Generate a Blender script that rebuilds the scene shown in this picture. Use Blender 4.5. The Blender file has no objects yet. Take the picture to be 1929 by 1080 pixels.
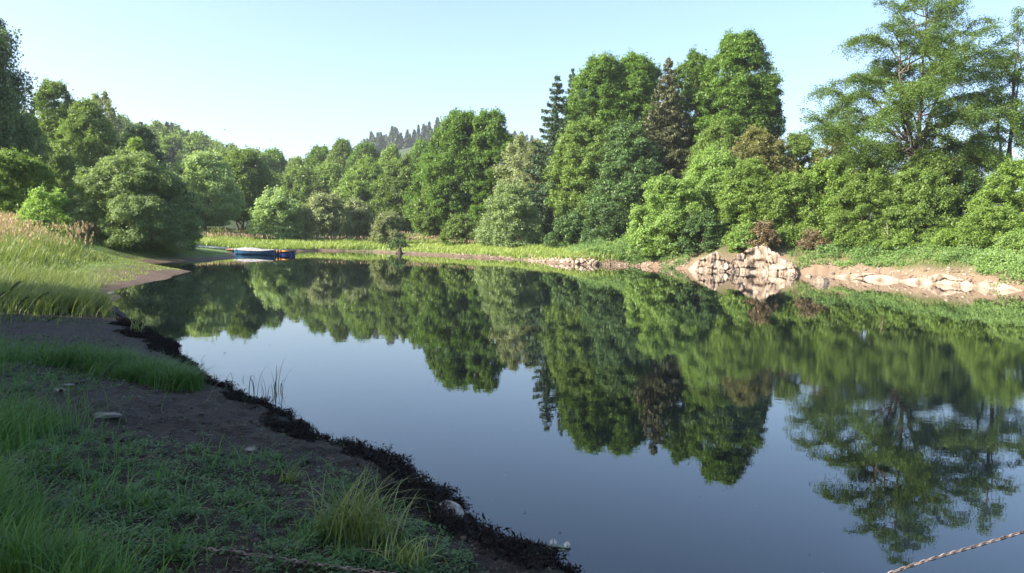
import bpy, math, random
import numpy as np
from mathutils import Matrix, Vector

# ------------------------------------------------------------------ camera
F = 1450.0                       # focal length in pixels of the 1929 px wide photograph
H_CAM = 2.1
PITCH = math.atan(93 / F)
ROLL = math.atan(0.0275)
fw = Vector((0, math.cos(PITCH), -math.sin(PITCH)))
r0 = Vector((1, 0, 0))
u0 = r0.cross(fw)
rt = r0 * math.cos(ROLL) + u0 * math.sin(ROLL)
up = u0 * math.cos(ROLL) - r0 * math.sin(ROLL)
sc = bpy.context.scene
COL = sc.collection
cam = bpy.data.cameras.new('camera')
cam_o = bpy.data.objects.new('camera', cam)
COL.objects.link(cam_o)
m = Matrix((rt, up, -fw)).transposed().to_4x4()
m.translation = Vector((0, 0, H_CAM))
cam_o.matrix_world = m
cam.sensor_width = 36
cam.lens = F / 1929 * 36
cam.clip_start = 0.1
cam.clip_end = 6000
sc.camera = cam_o

# ------------------------------------------------------------------ light
SUN_EL = math.radians(31)
SUN_AZ = math.radians(112)        # to the left of the viewing direction (+Y)
sdir = Vector((-math.sin(SUN_AZ) * math.cos(SUN_EL), math.cos(SUN_AZ) * math.cos(SUN_EL), math.sin(SUN_EL)))
w = bpy.data.worlds.new('World')
sc.world = w
w.use_nodes = True
nt = w.node_tree
bg = nt.nodes['Background']
sky = nt.nodes.new('ShaderNodeTexSky')
sky.sky_type = 'NISHITA'
sky.sun_disc = False
sky.sun_elevation = SUN_EL
sky.sun_rotation = -SUN_AZ
sky.altitude = 400
sky.air_density = 1.0
sky.dust_density = 3.2
sky.ozone_density = 2.6
bg.inputs['Strength'].default_value = 0.118
nt.links.new(sky.outputs[0], bg.inputs['Color'])
sl = bpy.data.lights.new('sun', 'SUN')
sl.energy = 5.0
sl.angle = math.radians(0.5)
sl.color = (1.0, 0.92, 0.78)
so = bpy.data.objects.new('sun', sl)
COL.objects.link(so)
so.rotation_euler = sdir.to_track_quat('Z', 'Y').to_euler()
sc.view_settings.view_transform = 'Standard'
sc.view_settings.look = 'None'
sc.view_settings.exposure = 1.62
sc.view_settings.gamma = 1
sc.cycles.max_bounces = 5
sc.cycles.diffuse_bounces = 3
sc.cycles.glossy_bounces = 2
sc.cycles.transmission_bounces = 2
sc.cycles.transparent_max_bounces = 4
sc.cycles.caustics_reflective = False
sc.cycles.caustics_refractive = False
sc.cycles.use_denoising = True
sc.cycles.denoiser = 'OPENIMAGEDENOISE'
sc.cycles.denoising_input_passes = 'RGB_ALBEDO_NORMAL'
sc.cycles.denoising_prefilter = 'ACCURATE'
sc.cycles.sample_clamp_indirect = 4

# ------------------------------------------------------------------ helpers
def ray(px, py):
    return fw + rt * ((px - 964.5) / F) + up * ((540 - py) / F)

def at(px, py, z=0.0):            # point on the level z seen at a pixel of the photograph
    d = ray(px, py)
    t = (z - H_CAM) / d.z
    return Vector((0, 0, H_CAM)) + d * t

def atY(px, py, Y):               # point at distance Y down the view
    d = ray(px, py)
    return Vector((0, 0, H_CAM)) + d * (Y / d.y)

def link_mesh(name, me, parent=None, mat=None):
    o = bpy.data.objects.new(name, me)
    COL.objects.link(o)
    if mat is not None and len(me.materials) == 0:
        me.materials.append(mat)
    if parent is not None:
        o.parent = parent
    return o

def np_mesh(name, V, Fq, tint=None, col=None, smooth=False):
    """mesh from numpy verts and faces (M,3) or (M,4)"""
    V = np.ascontiguousarray(V, dtype=np.float32)
    Fq = np.ascontiguousarray(Fq, dtype=np.int32)
    me = bpy.data.meshes.new(name)
    k = Fq.shape[1]
    me.vertices.add(len(V))
    me.vertices.foreach_set('co', V.ravel())
    me.loops.add(Fq.size)
    me.loops.foreach_set('vertex_index', Fq.ravel())
    me.polygons.add(len(Fq))
    me.polygons.foreach_set('loop_start', np.arange(0, Fq.size, k, dtype=np.int32))
    if smooth:
        me.polygons.foreach_set('use_smooth', np.ones(len(Fq), dtype=bool))
    me.update(calc_edges=True)
    if tint is not None:
        a = me.attributes.new('tint', 'FLOAT', 'POINT')
        a.data.foreach_set('value', np.ascontiguousarray(tint, dtype=np.float32))
    if col is not None:
        a = me.attributes.new('Col', 'FLOAT_COLOR', 'POINT')
        c = np.ones((len(V), 4), dtype=np.float32)
        c[:, :3] = col
        a.data.foreach_set('color', c.ravel())
    return me

class Acc:                        # collects pieces of one mesh
    def __init__(s):
        s.V, s.F, s.T, s.n = [], [], [], 0
    def add(s, V, F, t=None):
        V = np.asarray(V, dtype=np.float32); F = np.asarray(F, dtype=np.int32)
        s.V.append(V); s.F.append(F + s.n); s.n += len(V)
        if t is None: t = 0.5
        s.T.append(np.full(len(V), t, dtype=np.float32) if np.isscalar(t) else np.asarray(t, dtype=np.float32))
    def mesh(s, name, smooth=False):
        return np_mesh(name, np.concatenate(s.V), np.concatenate(s.F), np.concatenate(s.T), smooth=smooth)

def tag(o, label=None, cat=None, group=None, kind=None):
    if label: o['label'] = label
    if cat: o['category'] = cat
    if group: o['group'] = group
    if kind: o['kind'] = kind
    return o

def empty(name, loc):
    o = bpy.data.objects.new(name, None)
    o.empty_display_size = 0.2
    o.location = loc
    COL.objects.link(o)
    return o

def _h(ix, iy, seed):
    n = (ix.astype(np.int64) * 374761393 + iy.astype(np.int64) * 668265263 + seed * 974711) & 0xffffffff
    n = ((n ^ (n >> 13)) * 1274126177) & 0xffffffff
    n = (n ^ (n >> 16)) & 0xffffffff
    return n / 4294967295.0

def vnoise(x, y, seed=0):
    ix = np.floor(x); iy = np.floor(y)
    fx = x - ix; fy = y - iy
    fx = fx * fx * (3 - 2 * fx); fy = fy * fy * (3 - 2 * fy)
    a = _h(ix, iy, seed); b = _h(ix + 1, iy, seed); c = _h(ix, iy + 1, seed); d = _h(ix + 1, iy + 1, seed)
    return (a * (1 - fx) + b * fx) * (1 - fy) + (c * (1 - fx) + d * fx) * fy

def fbm(x, y, seed=0, octv=4):
    s = 0; a = 0.5; t = 0
    for i in range(octv):
        s = s + a * vnoise(x, y, seed + i * 17); t += a
        x = x * 2.03 + 5.1; y = y * 2.03 + 3.7; a *= 0.5
    return s / t

def sstep(a, b, x):
    t = np.clip((x - a) / (b - a), 0, 1)
    return t * t * (3 - 2 * t)

# ------------------------------------------------------------------ materials
def new_mat(name):
    mt = bpy.data.materials.new(name)
    mt.use_nodes = True
    return mt, mt.node_tree, mt.node_tree.nodes['Principled BSDF']

def leaf_mat(name, c1, c2, trans=0.42, rough=0.5, spec=0.35):
    mt, t, p = new_mat(name)
    at_ = t.nodes.new('ShaderNodeAttribute'); at_.attribute_name = 'tint'
    rp = t.nodes.new('ShaderNodeValToRGB')
    rp.color_ramp.elements[0].color = (*c1, 1); rp.color_ramp.elements[0].position = 0.05
    rp.color_ramp.elements[1].color = (*c2, 1); rp.color_ramp.elements[1].position = 0.95
    t.links.new(at_.outputs['Fac'], rp.inputs['Fac'])
    oi = t.nodes.new('ShaderNodeObjectInfo')
    hs = t.nodes.new('ShaderNodeHueSaturation')
    mr = t.nodes.new('ShaderNodeMapRange'); mr.inputs['To Min'].default_value = 0.82; mr.inputs['To Max'].default_value = 1.18
    t.links.new(oi.outputs['Random'], mr.inputs['Value'])
    t.links.new(mr.outputs[0], hs.inputs['Value'])
    t.links.new(rp.outputs['Color'], hs.inputs['Color'])
    t.links.new(hs.outputs['Color'], p.inputs['Base Color'])
    p.inputs['Roughness'].default_value = rough
    p.inputs['Specular IOR Level'].default_value = spec
    tr = t.nodes.new('ShaderNodeBsdfTranslucent')
    g = t.nodes.new('ShaderNodeMixRGB'); g.blend_type = 'MULTIPLY'; g.inputs['Fac'].default_value = 1
    g.inputs['Color2'].default_value = (1.25, 1.3, 0.6, 1)
    t.links.new(hs.outputs['Color'], g.inputs['Color1'])
    t.links.new(g.outputs[0], tr.inputs['Color'])
    mx = t.nodes.new('ShaderNodeMixShader'); mx.inputs['Fac'].default_value = trans
    t.links.new(p.outputs[0], mx.inputs[1]); t.links.new(tr.outputs[0], mx.inputs[2])
    t.links.new(mx.outputs[0], t.nodes['Material Output'].inputs['Surface'])
    return mt

def noise_mat(name, c1, c2, scale=5.0, rough=0.8, bump=0.4, bscale=None, detail=6, metal=0.0, spec=0.3, dist=0.02):
    mt, t, p = new_mat(name)
    tc = t.nodes.new('ShaderNodeTexCoord')
    n = t.nodes.new('ShaderNodeTexNoise'); n.inputs['Scale'].default_value = scale; n.inputs['Detail'].default_value = detail
    t.links.new(tc.outputs['Object'], n.inputs['Vector'])
    rp = t.nodes.new('ShaderNodeValToRGB')
    rp.color_ramp.elements[0].color = (*c1, 1); rp.color_ramp.elements[0].position = 0.35
    rp.color_ramp.elements[1].color = (*c2, 1); rp.color_ramp.elements[1].position = 0.65
    t.links.new(n.outputs['Fac'], rp.inputs['Fac'])
    t.links.new(rp.outputs['Color'], p.inputs['Base Color'])
    p.inputs['Roughness'].default_value = rough
    p.inputs['Metallic'].default_value = metal
    p.inputs['Specular IOR Level'].default_value = spec
    if bump:
        n2 = t.nodes.new('ShaderNodeTexNoise'); n2.inputs['Scale'].default_value = bscale or scale * 4; n2.inputs['Detail'].default_value = 5
        t.links.new(tc.outputs['Object'], n2.inputs['Vector'])
        b = t.nodes.new('ShaderNodeBump'); b.inputs['Strength'].default_value = bump; b.inputs['Distance'].default_value = dist
        t.links.new(n2.outputs['Fac'], b.inputs['Height'])
        t.links.new(b.outputs['Normal'], p.inputs['Normal'])
    return mt

M = {
 'oak':    leaf_mat('oak_leaves', (0.080, 0.155, 0.027), (0.167, 0.276, 0.047)),
 'alder':  leaf_mat('alder_leaves', (0.107, 0.178, 0.043), (0.217, 0.305, 0.074)),
 'willow': leaf_mat('willow_leaves', (0.189, 0.273, 0.113), (0.344, 0.444, 0.195)),
 'lime':   leaf_mat('lime_leaves', (0.162, 0.261, 0.064), (0.278, 0.401, 0.114)),
 'green':  leaf_mat('bright_leaves', (0.121, 0.200, 0.044), (0.234, 0.335, 0.070)),
 'dark':   leaf_mat('shade_dark_leaves', (0.026, 0.066, 0.022), (0.072, 0.138, 0.042), .25),  # for foliage standing in shade, the shade put into the leaf colour
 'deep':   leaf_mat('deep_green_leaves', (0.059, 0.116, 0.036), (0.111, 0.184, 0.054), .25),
 'spruce': leaf_mat('spruce_needles', (.030, .066, .028), (.070, .125, .048), .12),
 'fir':    leaf_mat('far_needles', (0.036, 0.062, 0.036), (0.078, 0.114, 0.060), .1),
 'browns': leaf_mat('dry_spruce_needles', (.064, .080, .034), (.125, .132, .055), .15),
 'birch':  leaf_mat('birch_leaves', (0.058, 0.110, 0.047), (0.117, 0.177, 0.082), .3),
 'pale':   leaf_mat('pale_leaves', (0.180, 0.220, 0.108), (0.302, 0.342, 0.181)),
 'tan':    leaf_mat('brownish_leaves', (0.155, 0.167, 0.058), (0.246, 0.241, 0.099)),
 'beech':  leaf_mat('beech_leaves', (0.095, 0.165, 0.042), (0.184, 0.276, 0.073), .35),
 'rust':   leaf_mat('dry_brown_leaves', (.130, .100, .050), (.240, .185, .105), .2),
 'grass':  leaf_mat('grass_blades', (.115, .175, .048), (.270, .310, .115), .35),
 'dgrass': leaf_mat('shaded_grass_blades', (0.050, 0.128, 0.028), (0.108, 0.221, 0.052), .35),  # darker grass for the shaded near bank, shade put into its colour
 'seed':   leaf_mat('seed_heads', (.240, .175, .115), (.430, .330, .225), .25),
 'meadow': leaf_mat('meadow_blades', (0.159, 0.253, 0.057), (0.344, 0.402, 0.113), .35),
 'fringe': leaf_mat('black_roots', (.006, .005, .005), (.018, .014, .012), .0, .8, .2),
 'twig':   leaf_mat('dry_stalks', (.120, .095, .060), (.250, .200, .130), .1),
 'litter': leaf_mat('dead_plant_bits', (.030, .022, .015), (.200, .160, .110), .0, .9, .2),
 'clod':   leaf_mat('mud_clods', (.010, .008, .006), (.110, .090, .070), .0, .9, .2),
 'weed':   leaf_mat('weed_leaves', (.035, .095, .035), (.130, .230, .085), .3),
 'herb':   leaf_mat('herb_leaves', (.085, .165, .045), (.220, .330, .095)),
 'reed':   leaf_mat('reed_blades', (.050, .085, .035), (.090, .130, .055), .3),
}
BARK = noise_mat('bark', (.055, .042, .032), (.130, .105, .082), 3, .9, .6)
BARKD = noise_mat('dark_bark', (.030, .022, .017), (.080, .060, .046), 3, .9, .6)
BARKW = noise_mat('birch_bark', (.10, .09, .08), (.42, .40, .37), 2, .8, .4)

# ------------------------------------------------------------------ the pond outline
# (px, py, bank step, bank rise, rise length)
SH = [
 (1075,1080,.10,.55,3.5),(960,1033,.10,.55,3.5),(905,1008,.10,.55,3.5),(868,985,.10,.55,3.5),(846,955,.10,.55,3.5),(800,918,.10,.55,3.5),
 (742,886,.10,.5,3.5),(700,862,.10,.5,3.5),(640,845,.09,.5,3.5),(598,832,.09,.5,3.5),(560,808,.08,.5,4),(520,778,.08,.5,4),(450,748,.08,.5,4),
 (400,728,.08,.5,4),(368,705,.08,.5,4),(350,686,.08,.5,4),(318,668,.07,.5,4),(322,650,.07,.5,4),(285,640,.06,.5,5),(250,612,.05,.5,6),
 (222,585,.04,.6,7),(205,562,.04,.6,7),(206,548,.04,.7,8),(240,540,.04,.7,8),(292,529,.03,.7,9),(340,517,.03,.7,9),(352,511,.03,.7,9),
 (335,506,.03,.7,9),(285,504,.03,.8,9),(262,501,.03,.9,9),(270,497,.03,.9,9),(300,494,.04,1.0,9),(370,491,.05,1.0,9),(425,488,.05,1.1,9),(446,484,.06,1.1,10),
 (440,479,.2,1.2,12),(470,475.5,.14,1.3,14),(600,472.5,.14,1.4,16),(700,474.5,.14,1.4,16),(745,477,.14,1.4,16),(800,480,.14,1.4,14),(900,485,.14,1.6,14),(1000,491,.14,2.2,12),
 (1060,497,.3,2.6,11),(1110,499,.3,3.2,10),(1190,501,.3,3.6,9),(1290,507,.4,4.5,8),(1340,510.5,.7,4.5,7),(1420,513,1.0,4.5,7),(1500,517,.5,4.5,7),(1600,523,.35,4.5,8),
 (1700,530,.35,4.5,8),(1760,535,.4,4.5,8),(1830,540,.35,4.5,8),(1929,548,.3,4.5,8)]
P2 = []
PR = []
for px, py, a, b, c in SH:
    p = at(px, py)
    P2.append((p.x, p.y)); PR.append((a, b, c))
for x, y in [(33, 39), (43, 28), (52, 10), (50, -12), (30, -16), (13, -8), (5.2, -1.2), (3.6, 1.2), (2.0, 3.0)]:
    P2.append((x, y)); PR.append((.3, 3.5, 8) if y > 5 else (.1, .55, 3.5))
P2 = np.array(P2); PR = np.array(PR)

def inside(x, y):
    r = np.zeros(x.shape, dtype=bool)
    n = len(P2)
    for i in range(n):
        x1, y1 = P2[i]; x2, y2 = P2[(i + 1) % n]
        if y1 == y2: continue
        c = ((y1 > y) != (y2 > y)) & (x < (x2 - x1) * (y - y1) / (y2 - y1) + x1)
        r ^= c
    return r

def shore(x, y):
    """signed distance (+ on land) and blended bank parameters"""
    best = np.full(x.shape, 1e9)
    wsum = np.zeros(x.shape); acc = np.zeros(x.shape + (3,))
    n = len(P2)
    for i in range(n):
        a = P2[i]; b = P2[(i + 1) % n]
        d = b - a; L2 = (d ** 2).sum()
        t = np.clip(((x - a[0]) * d[0] + (y - a[1]) * d[1]) / L2, 0, 1)
        qx = x - (a[0] + t * d[0]); qy = y - (a[1] + t * d[1])
        dd = np.sqrt(qx * qx + qy * qy)
        best = np.minimum(best, dd)
        wgt = np.sqrt(L2) / (dd + .3) ** 4
        wsum += wgt
        par = PR[i] * (1 - t[..., None]) + PR[(i + 1) % n] * t[..., None]
        acc += par * wgt[..., None]
    s = np.where(inside(x, y), -best, best)
    return s, acc / wsum[..., None]

# left bank mound, far meadow and the hills
def hills(x, y):
    r = np.hypot(x, y); a = np.degrees(np.arctan2(x, np.maximum(y, 1e-3)))   # azimuth, 0 = view axis, + right
    a = np.where(y > 0, a, np.where(x > 0, 180 + 0 * a, -180))
    # left ridge, falling to the right
    ridge = np.interp(a, [-180, -75, -45, -31, -26, -22, -19.5, -17, -12, 180], [0, 22, 25, 25, 27, 23, 17, 9, 0, 0])
    z = ridge * sstep(120, 330, r)
    # wooded hill in the middle, far away
    mid = np.interp(a, [-180, -14.5, -12, -10.5, -7, -3, 2, 8, 18, 40, 180], [0, 0, 38, 52, 60, 59, 54, 46, 38, 30, 0])
    z = np.maximum(z, mid * sstep(230, 560, r))
    low = np.interp(a, [-180, -25, -19, -14, -8, 20, 60, 180], [0, 30, 62, 62, 60, 60, 40, 0])
    z = np.maximum(z, low * sstep(500, 900, r))
    return z

MOUND = [(-13.5, 41, 7, 12, .5), (-26, 44, 13, 11, .9), (-30, 30, 9, 9, .4)]
def height(x, y):
    x = np.asarray(x, dtype=float); y = np.asarray(y, dtype=float)
    shp = x.shape
    x = np.atleast_1d(x).ravel(); y = np.atleast_1d(y).ravel()
    s, p = shore(x, y)
    # wobble the water's edge
    r = np.hypot(x, y)
    near = np.clip(1.2 - r / 22, 0, 1)
    wob = (fbm(x * 1.6, y * 1.6, 3, 3) - .5) * .35 * near + (fbm(x * .35, y * .35, 9, 3) - .5) * 1.0 * (1 - near)
    s2 = s + wob
    land = p[:, 0] * (1 - np.exp(-np.maximum(s2, 0) / .18)) + p[:, 1] * (1 - np.exp(-np.maximum(s2, 0) / p[:, 2]))
    for mx, my, sx, sy, h in MOUND:
        land += h * np.exp(-((x - mx) / sx) ** 2 - ((y - my) / sy) ** 2) * sstep(0, 6, s2)
    rough = (fbm(x * 3.1, y * 3.1, 5, 4) - .5) * .15 * near * sstep(0, .6, s2)
    rough += (fbm(x * 11, y * 11, 7, 4) - .5) * .075 * near * sstep(-.1, .25, s2)
    rough += (fbm(x * .5, y * .5, 11, 4) - .5) * .35 * sstep(1, 8, s2) * (1 - near)
    bed = np.maximum(s2 * .22, -1.5)
    z = np.where(s2 > 0, land + rough + .004, bed)
    z = z + hills(x, y) + np.where(s2 > 0, sstep(60, 300, r) * 1.5, 0)
    return z.reshape(shp)

def hz(x, y):
    return float(height(np.array([x]), np.array([y]))[0])

# ------------------------------------------------------------------ ground sheet
def ground_colour(x, y, z):
    s, p = shore(x, y)
    r = np.hypot(x, y)
    n = fbm(x * .8, y * .8, 21, 4)[:, None]; n2 = fbm(x * 4, y * 4, 23, 4)[:, None]
    mud = np.array([.021, .0145, .0095]) * (.55 + .9 * n2) * (.7 + .6 * n)
    wet = np.array([.016, .013, .012])
    dirt = np.array([.150, .105, .072]) * (.6 + .8 * n2)
    soil = np.array([.075, .090, .030]) * (.7 + .6 * n2)
    grass = np.array([.125, .190, .050]) * (.75 + .5 * n)
    rockc = np.array([.200, .140, .098]) * (.7 + .6 * n2)
    near = (1 - sstep(21, 30, r))[:, None]
    wob = (fbm(x * .5, y * .5, 31, 3) - .5)
    # far banks: a bare strip at the water, grass above
    bank = dirt * (1 - sstep(.25, .8, s + wob * .7)[:, None]) + grass * sstep(.25, .8, s + wob * .7)[:, None]
    spit = (sstep(24, 30, r) * (1 - sstep(46, 58, r)) * (x < -6))[:, None]
    sp = sstep(1.2, 3.0, s + wob * 2)[:, None]
    bank = bank * (1 - spit) + spit * (np.array([.115, .078, .055]) * (.6 + .8 * n2) * (1 - sp) + sp * grass)
    rk = (sstep(-2, 6, x) * sstep(20, 30, y))[:, None]
    slope = np.array([.085, .075, .035]) * (.5 + n2)
    rs = sstep(.6, 2.2, s + wob * 2)[:, None]
    bank = bank * (1 - rk * .85) + rk * .85 * (rockc * (1 - rs) + slope * rs)
    c = mud * near + bank * (1 - near)
    forest = (sstep(95, 130, r))[:, None]
    c = c * (1 - forest) + np.array([.045, .065, .028]) * forest
    e = (1 - sstep(0, .12, s + (fbm(x * 1.6, y * 1.6, 3, 3) - .5) * .35))[:, None] * near
    c = c * (1 - e) + wet * e
    return c

def build_ground():
    az = np.concatenate([np.radians(np.linspace(-180, -42, 70, endpoint=False)), np.radians(np.linspace(-42, 42, 520, endpoint=False)), np.radians(np.linspace(42, 180, 70, endpoint=False))])
    rad = [0.0, .6, 1.2, 1.8, 2.2]
    while rad[-1] < 1350:
        q = rad[-1]
        rad.append(q * (1.008 if q < 12 else 1.011 if q < 110 else 1.03))
    rad = np.array(rad[1:])
    A, R = np.meshgrid(az, rad)
    X = (R * np.sin(A)).ravel(); Y = (R * np.cos(A)).ravel()
    Z = height(X, Y)
    C = ground_colour(X, Y, Z)
    nA, nR = len(az), len(rad)
    idx = np.arange(nA * nR).reshape(nR, nA)
    i2 = np.roll(idx, -1, axis=1)
    Fq = np.stack([idx[:-1], idx[1:], i2[1:], i2[:-1]], -1).reshape(-1, 4)[:, ::-1]
    V = np.stack([X, Y, Z], 1)
    # close the middle with a fan of quads folded on a centre vertex
    c = len(V)
    V = np.vstack([V, [[0, 0, hz(0, 0)]]]); C = np.vstack([C, C[:1]])
    fan = np.stack([np.full(nA // 2, c), idx[0][0::2][:nA // 2], i2[0][0::2][:nA // 2], np.roll(i2, -1, axis=1)[0][0::2][:nA // 2]], 1)[:, ::-1]
    me = np_mesh('ground', V, np.vstack([Fq, fan]), col=C, smooth=True)
    mt, t, p = new_mat('ground_soil')
    a = t.nodes.new('ShaderNodeAttribute'); a.attribute_name = 'Col'
    tc = t.nodes.new('ShaderNodeTexCoord')
    n = t.nodes.new('ShaderNodeTexNoise'); n.inputs['Scale'].default_value = 28; n.inputs['Detail'].default_value = 8
    t.links.new(tc.outputs['Object'], n.inputs['Vector'])
    mr = t.nodes.new('ShaderNodeMapRange'); mr.inputs['From Min'].default_value = .3; mr.inputs['From Max'].default_value = .7
    mr.inputs['To Min'].default_value = .45; mr.inputs['To Max'].default_value = 1.5
    t.links.new(n.outputs['Fac'], mr.inputs['Value'])
    mm = t.nodes.new('ShaderNodeVectorMath'); mm.operation = 'SCALE'
    t.links.new(a.outputs['Color'], mm.inputs[0]); t.links.new(mr.outputs[0], mm.inputs['Scale'])
    t.links.new(mm.outputs[0], p.inputs['Base Color'])
    p.inputs['Roughness'].default_value = .75
    p.inputs['Specular IOR Level'].default_value = .25
    b = t.nodes.new('ShaderNodeBump'); b.inputs['Strength'].default_value = .9; b.inputs['Distance'].default_value = .05
    t.links.new(n.outputs['Fac'], b.inputs['Height']); t.links.new(b.outputs[0], p.inputs['Normal'])
    return tag(link_mesh('ground', me, mat=mt), kind='structure')
build_ground()

# ------------------------------------------------------------------ water
def build_water():
    V = [(-40, -20, 0), (62, -20, 0), (62, 105, 0), (-40, 105, 0)]
    me = np_mesh('water', np.array(V), np.array([[0, 1, 2, 3]]))
    mt, t, p = new_mat('pond_water')
    p.inputs['Base Color'].default_value = (.003, .006, .009, 1)
    p.inputs['Roughness'].default_value = .0
    p.inputs['IOR'].default_value = 1.55
    tc = t.nodes.new('ShaderNodeTexCoord')
    def nz(scale, sx, sy, det=2):
        mp = t.nodes.new('ShaderNodeMapping'); mp.inputs['Scale'].default_value = (sx, sy, 1)
        t.links.new(tc.outputs['Object'], mp.inputs['Vector'])
        n = t.nodes.new('ShaderNodeTexNoise'); n.inputs['Scale'].default_value = scale; n.inputs['Detail'].default_value = det
        t.links.new(mp.outputs[0], n.inputs['Vector'])
        return n
    n1 = nz(2.2, 1, 1.0)
    n2 = nz(7.0, 1, 1.5, 3)
    patch = nz(.12, 1, 1, 1)
    # wind-ruffled patch towards the right bank
    ge = t.nodes.new('ShaderNodeVectorMath'); ge.operation = 'DISTANCE'
    ge.inputs[1].default_value = (8.2, 13.5, 0)
    t.links.new(tc.outputs['Object'], ge.inputs[0])
    mr = t.nodes.new('ShaderNodeMapRange'); mr.interpolation_type = 'SMOOTHSTEP'
    mr.inputs['From Min'].default_value = 1.5; mr.inputs['From Max'].default_value = 7.5
    mr.inputs['To Min'].default_value = 1.0; mr.inputs['To Max'].default_value = 0.0
    t.links.new(ge.outputs['Value'], mr.inputs['Value'])
    def math_(op, a, b):
        n = t.nodes.new('ShaderNodeMath'); n.operation = op
        for i, v in enumerate((a, b)):
            if isinstance(v, (int, float)): n.inputs[i].default_value = v
            else: t.links.new(v, n.inputs[i])
        return n.outputs[0]
    calm = math_('MULTIPLY', n1.outputs['Fac'], .55)
    fine = math_('MULTIPLY', n2.outputs['Fac'], math_('ADD', math_('MULTIPLY', mr.outputs[0], .45), .12))
    hgt = math_('ADD', calm, fine)
    b = t.nodes.new('ShaderNodeBump'); b.inputs['Strength'].default_value = .10; b.inputs['Distance'].default_value = .012
    t.links.new(hgt, b.inputs['Height']); t.links.new(b.outputs[0], p.inputs['Normal'])
    return tag(link_mesh('water', me, mat=mt), kind='structure')
build_water()

# ------------------------------------------------------------------ geometry of plants
def unit(v):
    return v / (np.linalg.norm(v, axis=-1, keepdims=True) + 1e-9)

def rdir(rng, n):
    return unit(rng.normal(size=(n, 3)))

def leaf_quads(rng, P, N, L, W, droop=None):
    n = len(P)
    D = unit(np.cross(N, rdir(rng, n)))
    if droop is not None:
        D = unit(D * (1 - droop) + np.array([0, 0, -1.0]) * droop)
    S = unit(np.cross(N, D))
    L = np.broadcast_to(np.asarray(L), (n,))[:, None]; W = np.broadcast_to(np.asarray(W), (n,))[:, None]
    V = np.empty((n, 4, 3))
    V[:, 0] = P - D * L * .5
    V[:, 1] = P + S * W * .5 + N * L * .12
    V[:, 2] = P + D * L * .5
    V[:, 3] = P - S * W * .5 + N * L * .12
    return V.reshape(-1, 3)

def quads(n):
    return np.arange(n * 4, dtype=np.int32).reshape(-1, 4)

def tube(acc, pts, rads, k=6, t=.5):
    pts = np.asarray(pts, dtype=float); n = len(pts)
    T = np.gradient(pts, axis=0); T = unit(T)
    ref = np.array([.31, .95, .05])
    A = unit(np.cross(T, ref)); B = np.cross(T, A)
    an = np.linspace(0, 2 * np.pi, k, endpoint=False)
    ring = A[:, None] * np.cos(an)[None, :, None] + B[:, None] * np.sin(an)[None, :, None]
    V = pts[:, None] + ring * np.asarray(rads)[:, None, None]
    idx = np.arange(n * k).reshape(n, k); j = np.roll(idx, -1, 1)
    Fq = np.stack([idx[:-1], j[:-1], j[1:], idx[1:]], -1).reshape(-1, 4)
    acc.add(V.reshape(-1, 3), Fq, t)

def bez(a, b, bend, n=7):
    a = np.array(a, float); b = np.array(b, float)
    t = np.linspace(0, 1, n)[:, None]
    return a * (1 - t) + b * t + np.array(bend, float) * (4 * t * (1 - t))

def prof(kind, t):
    if kind == 'oak':   return np.clip(np.sin(np.pi * np.clip(t * .80 + .17, 0, 1)), 0, 1) ** .55
    if kind == 'ovoid': return np.clip(np.sin(np.pi * np.clip(t * .82 + .15, 0, 1)), 0, 1) ** .75
    if kind == 'mound': return np.sqrt(np.clip(1 - (t * .98) ** 2.2, 0, 1))
    if kind == 'cone':  return (1 - t) ** .8 + .05
    return np.ones_like(t)

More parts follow.
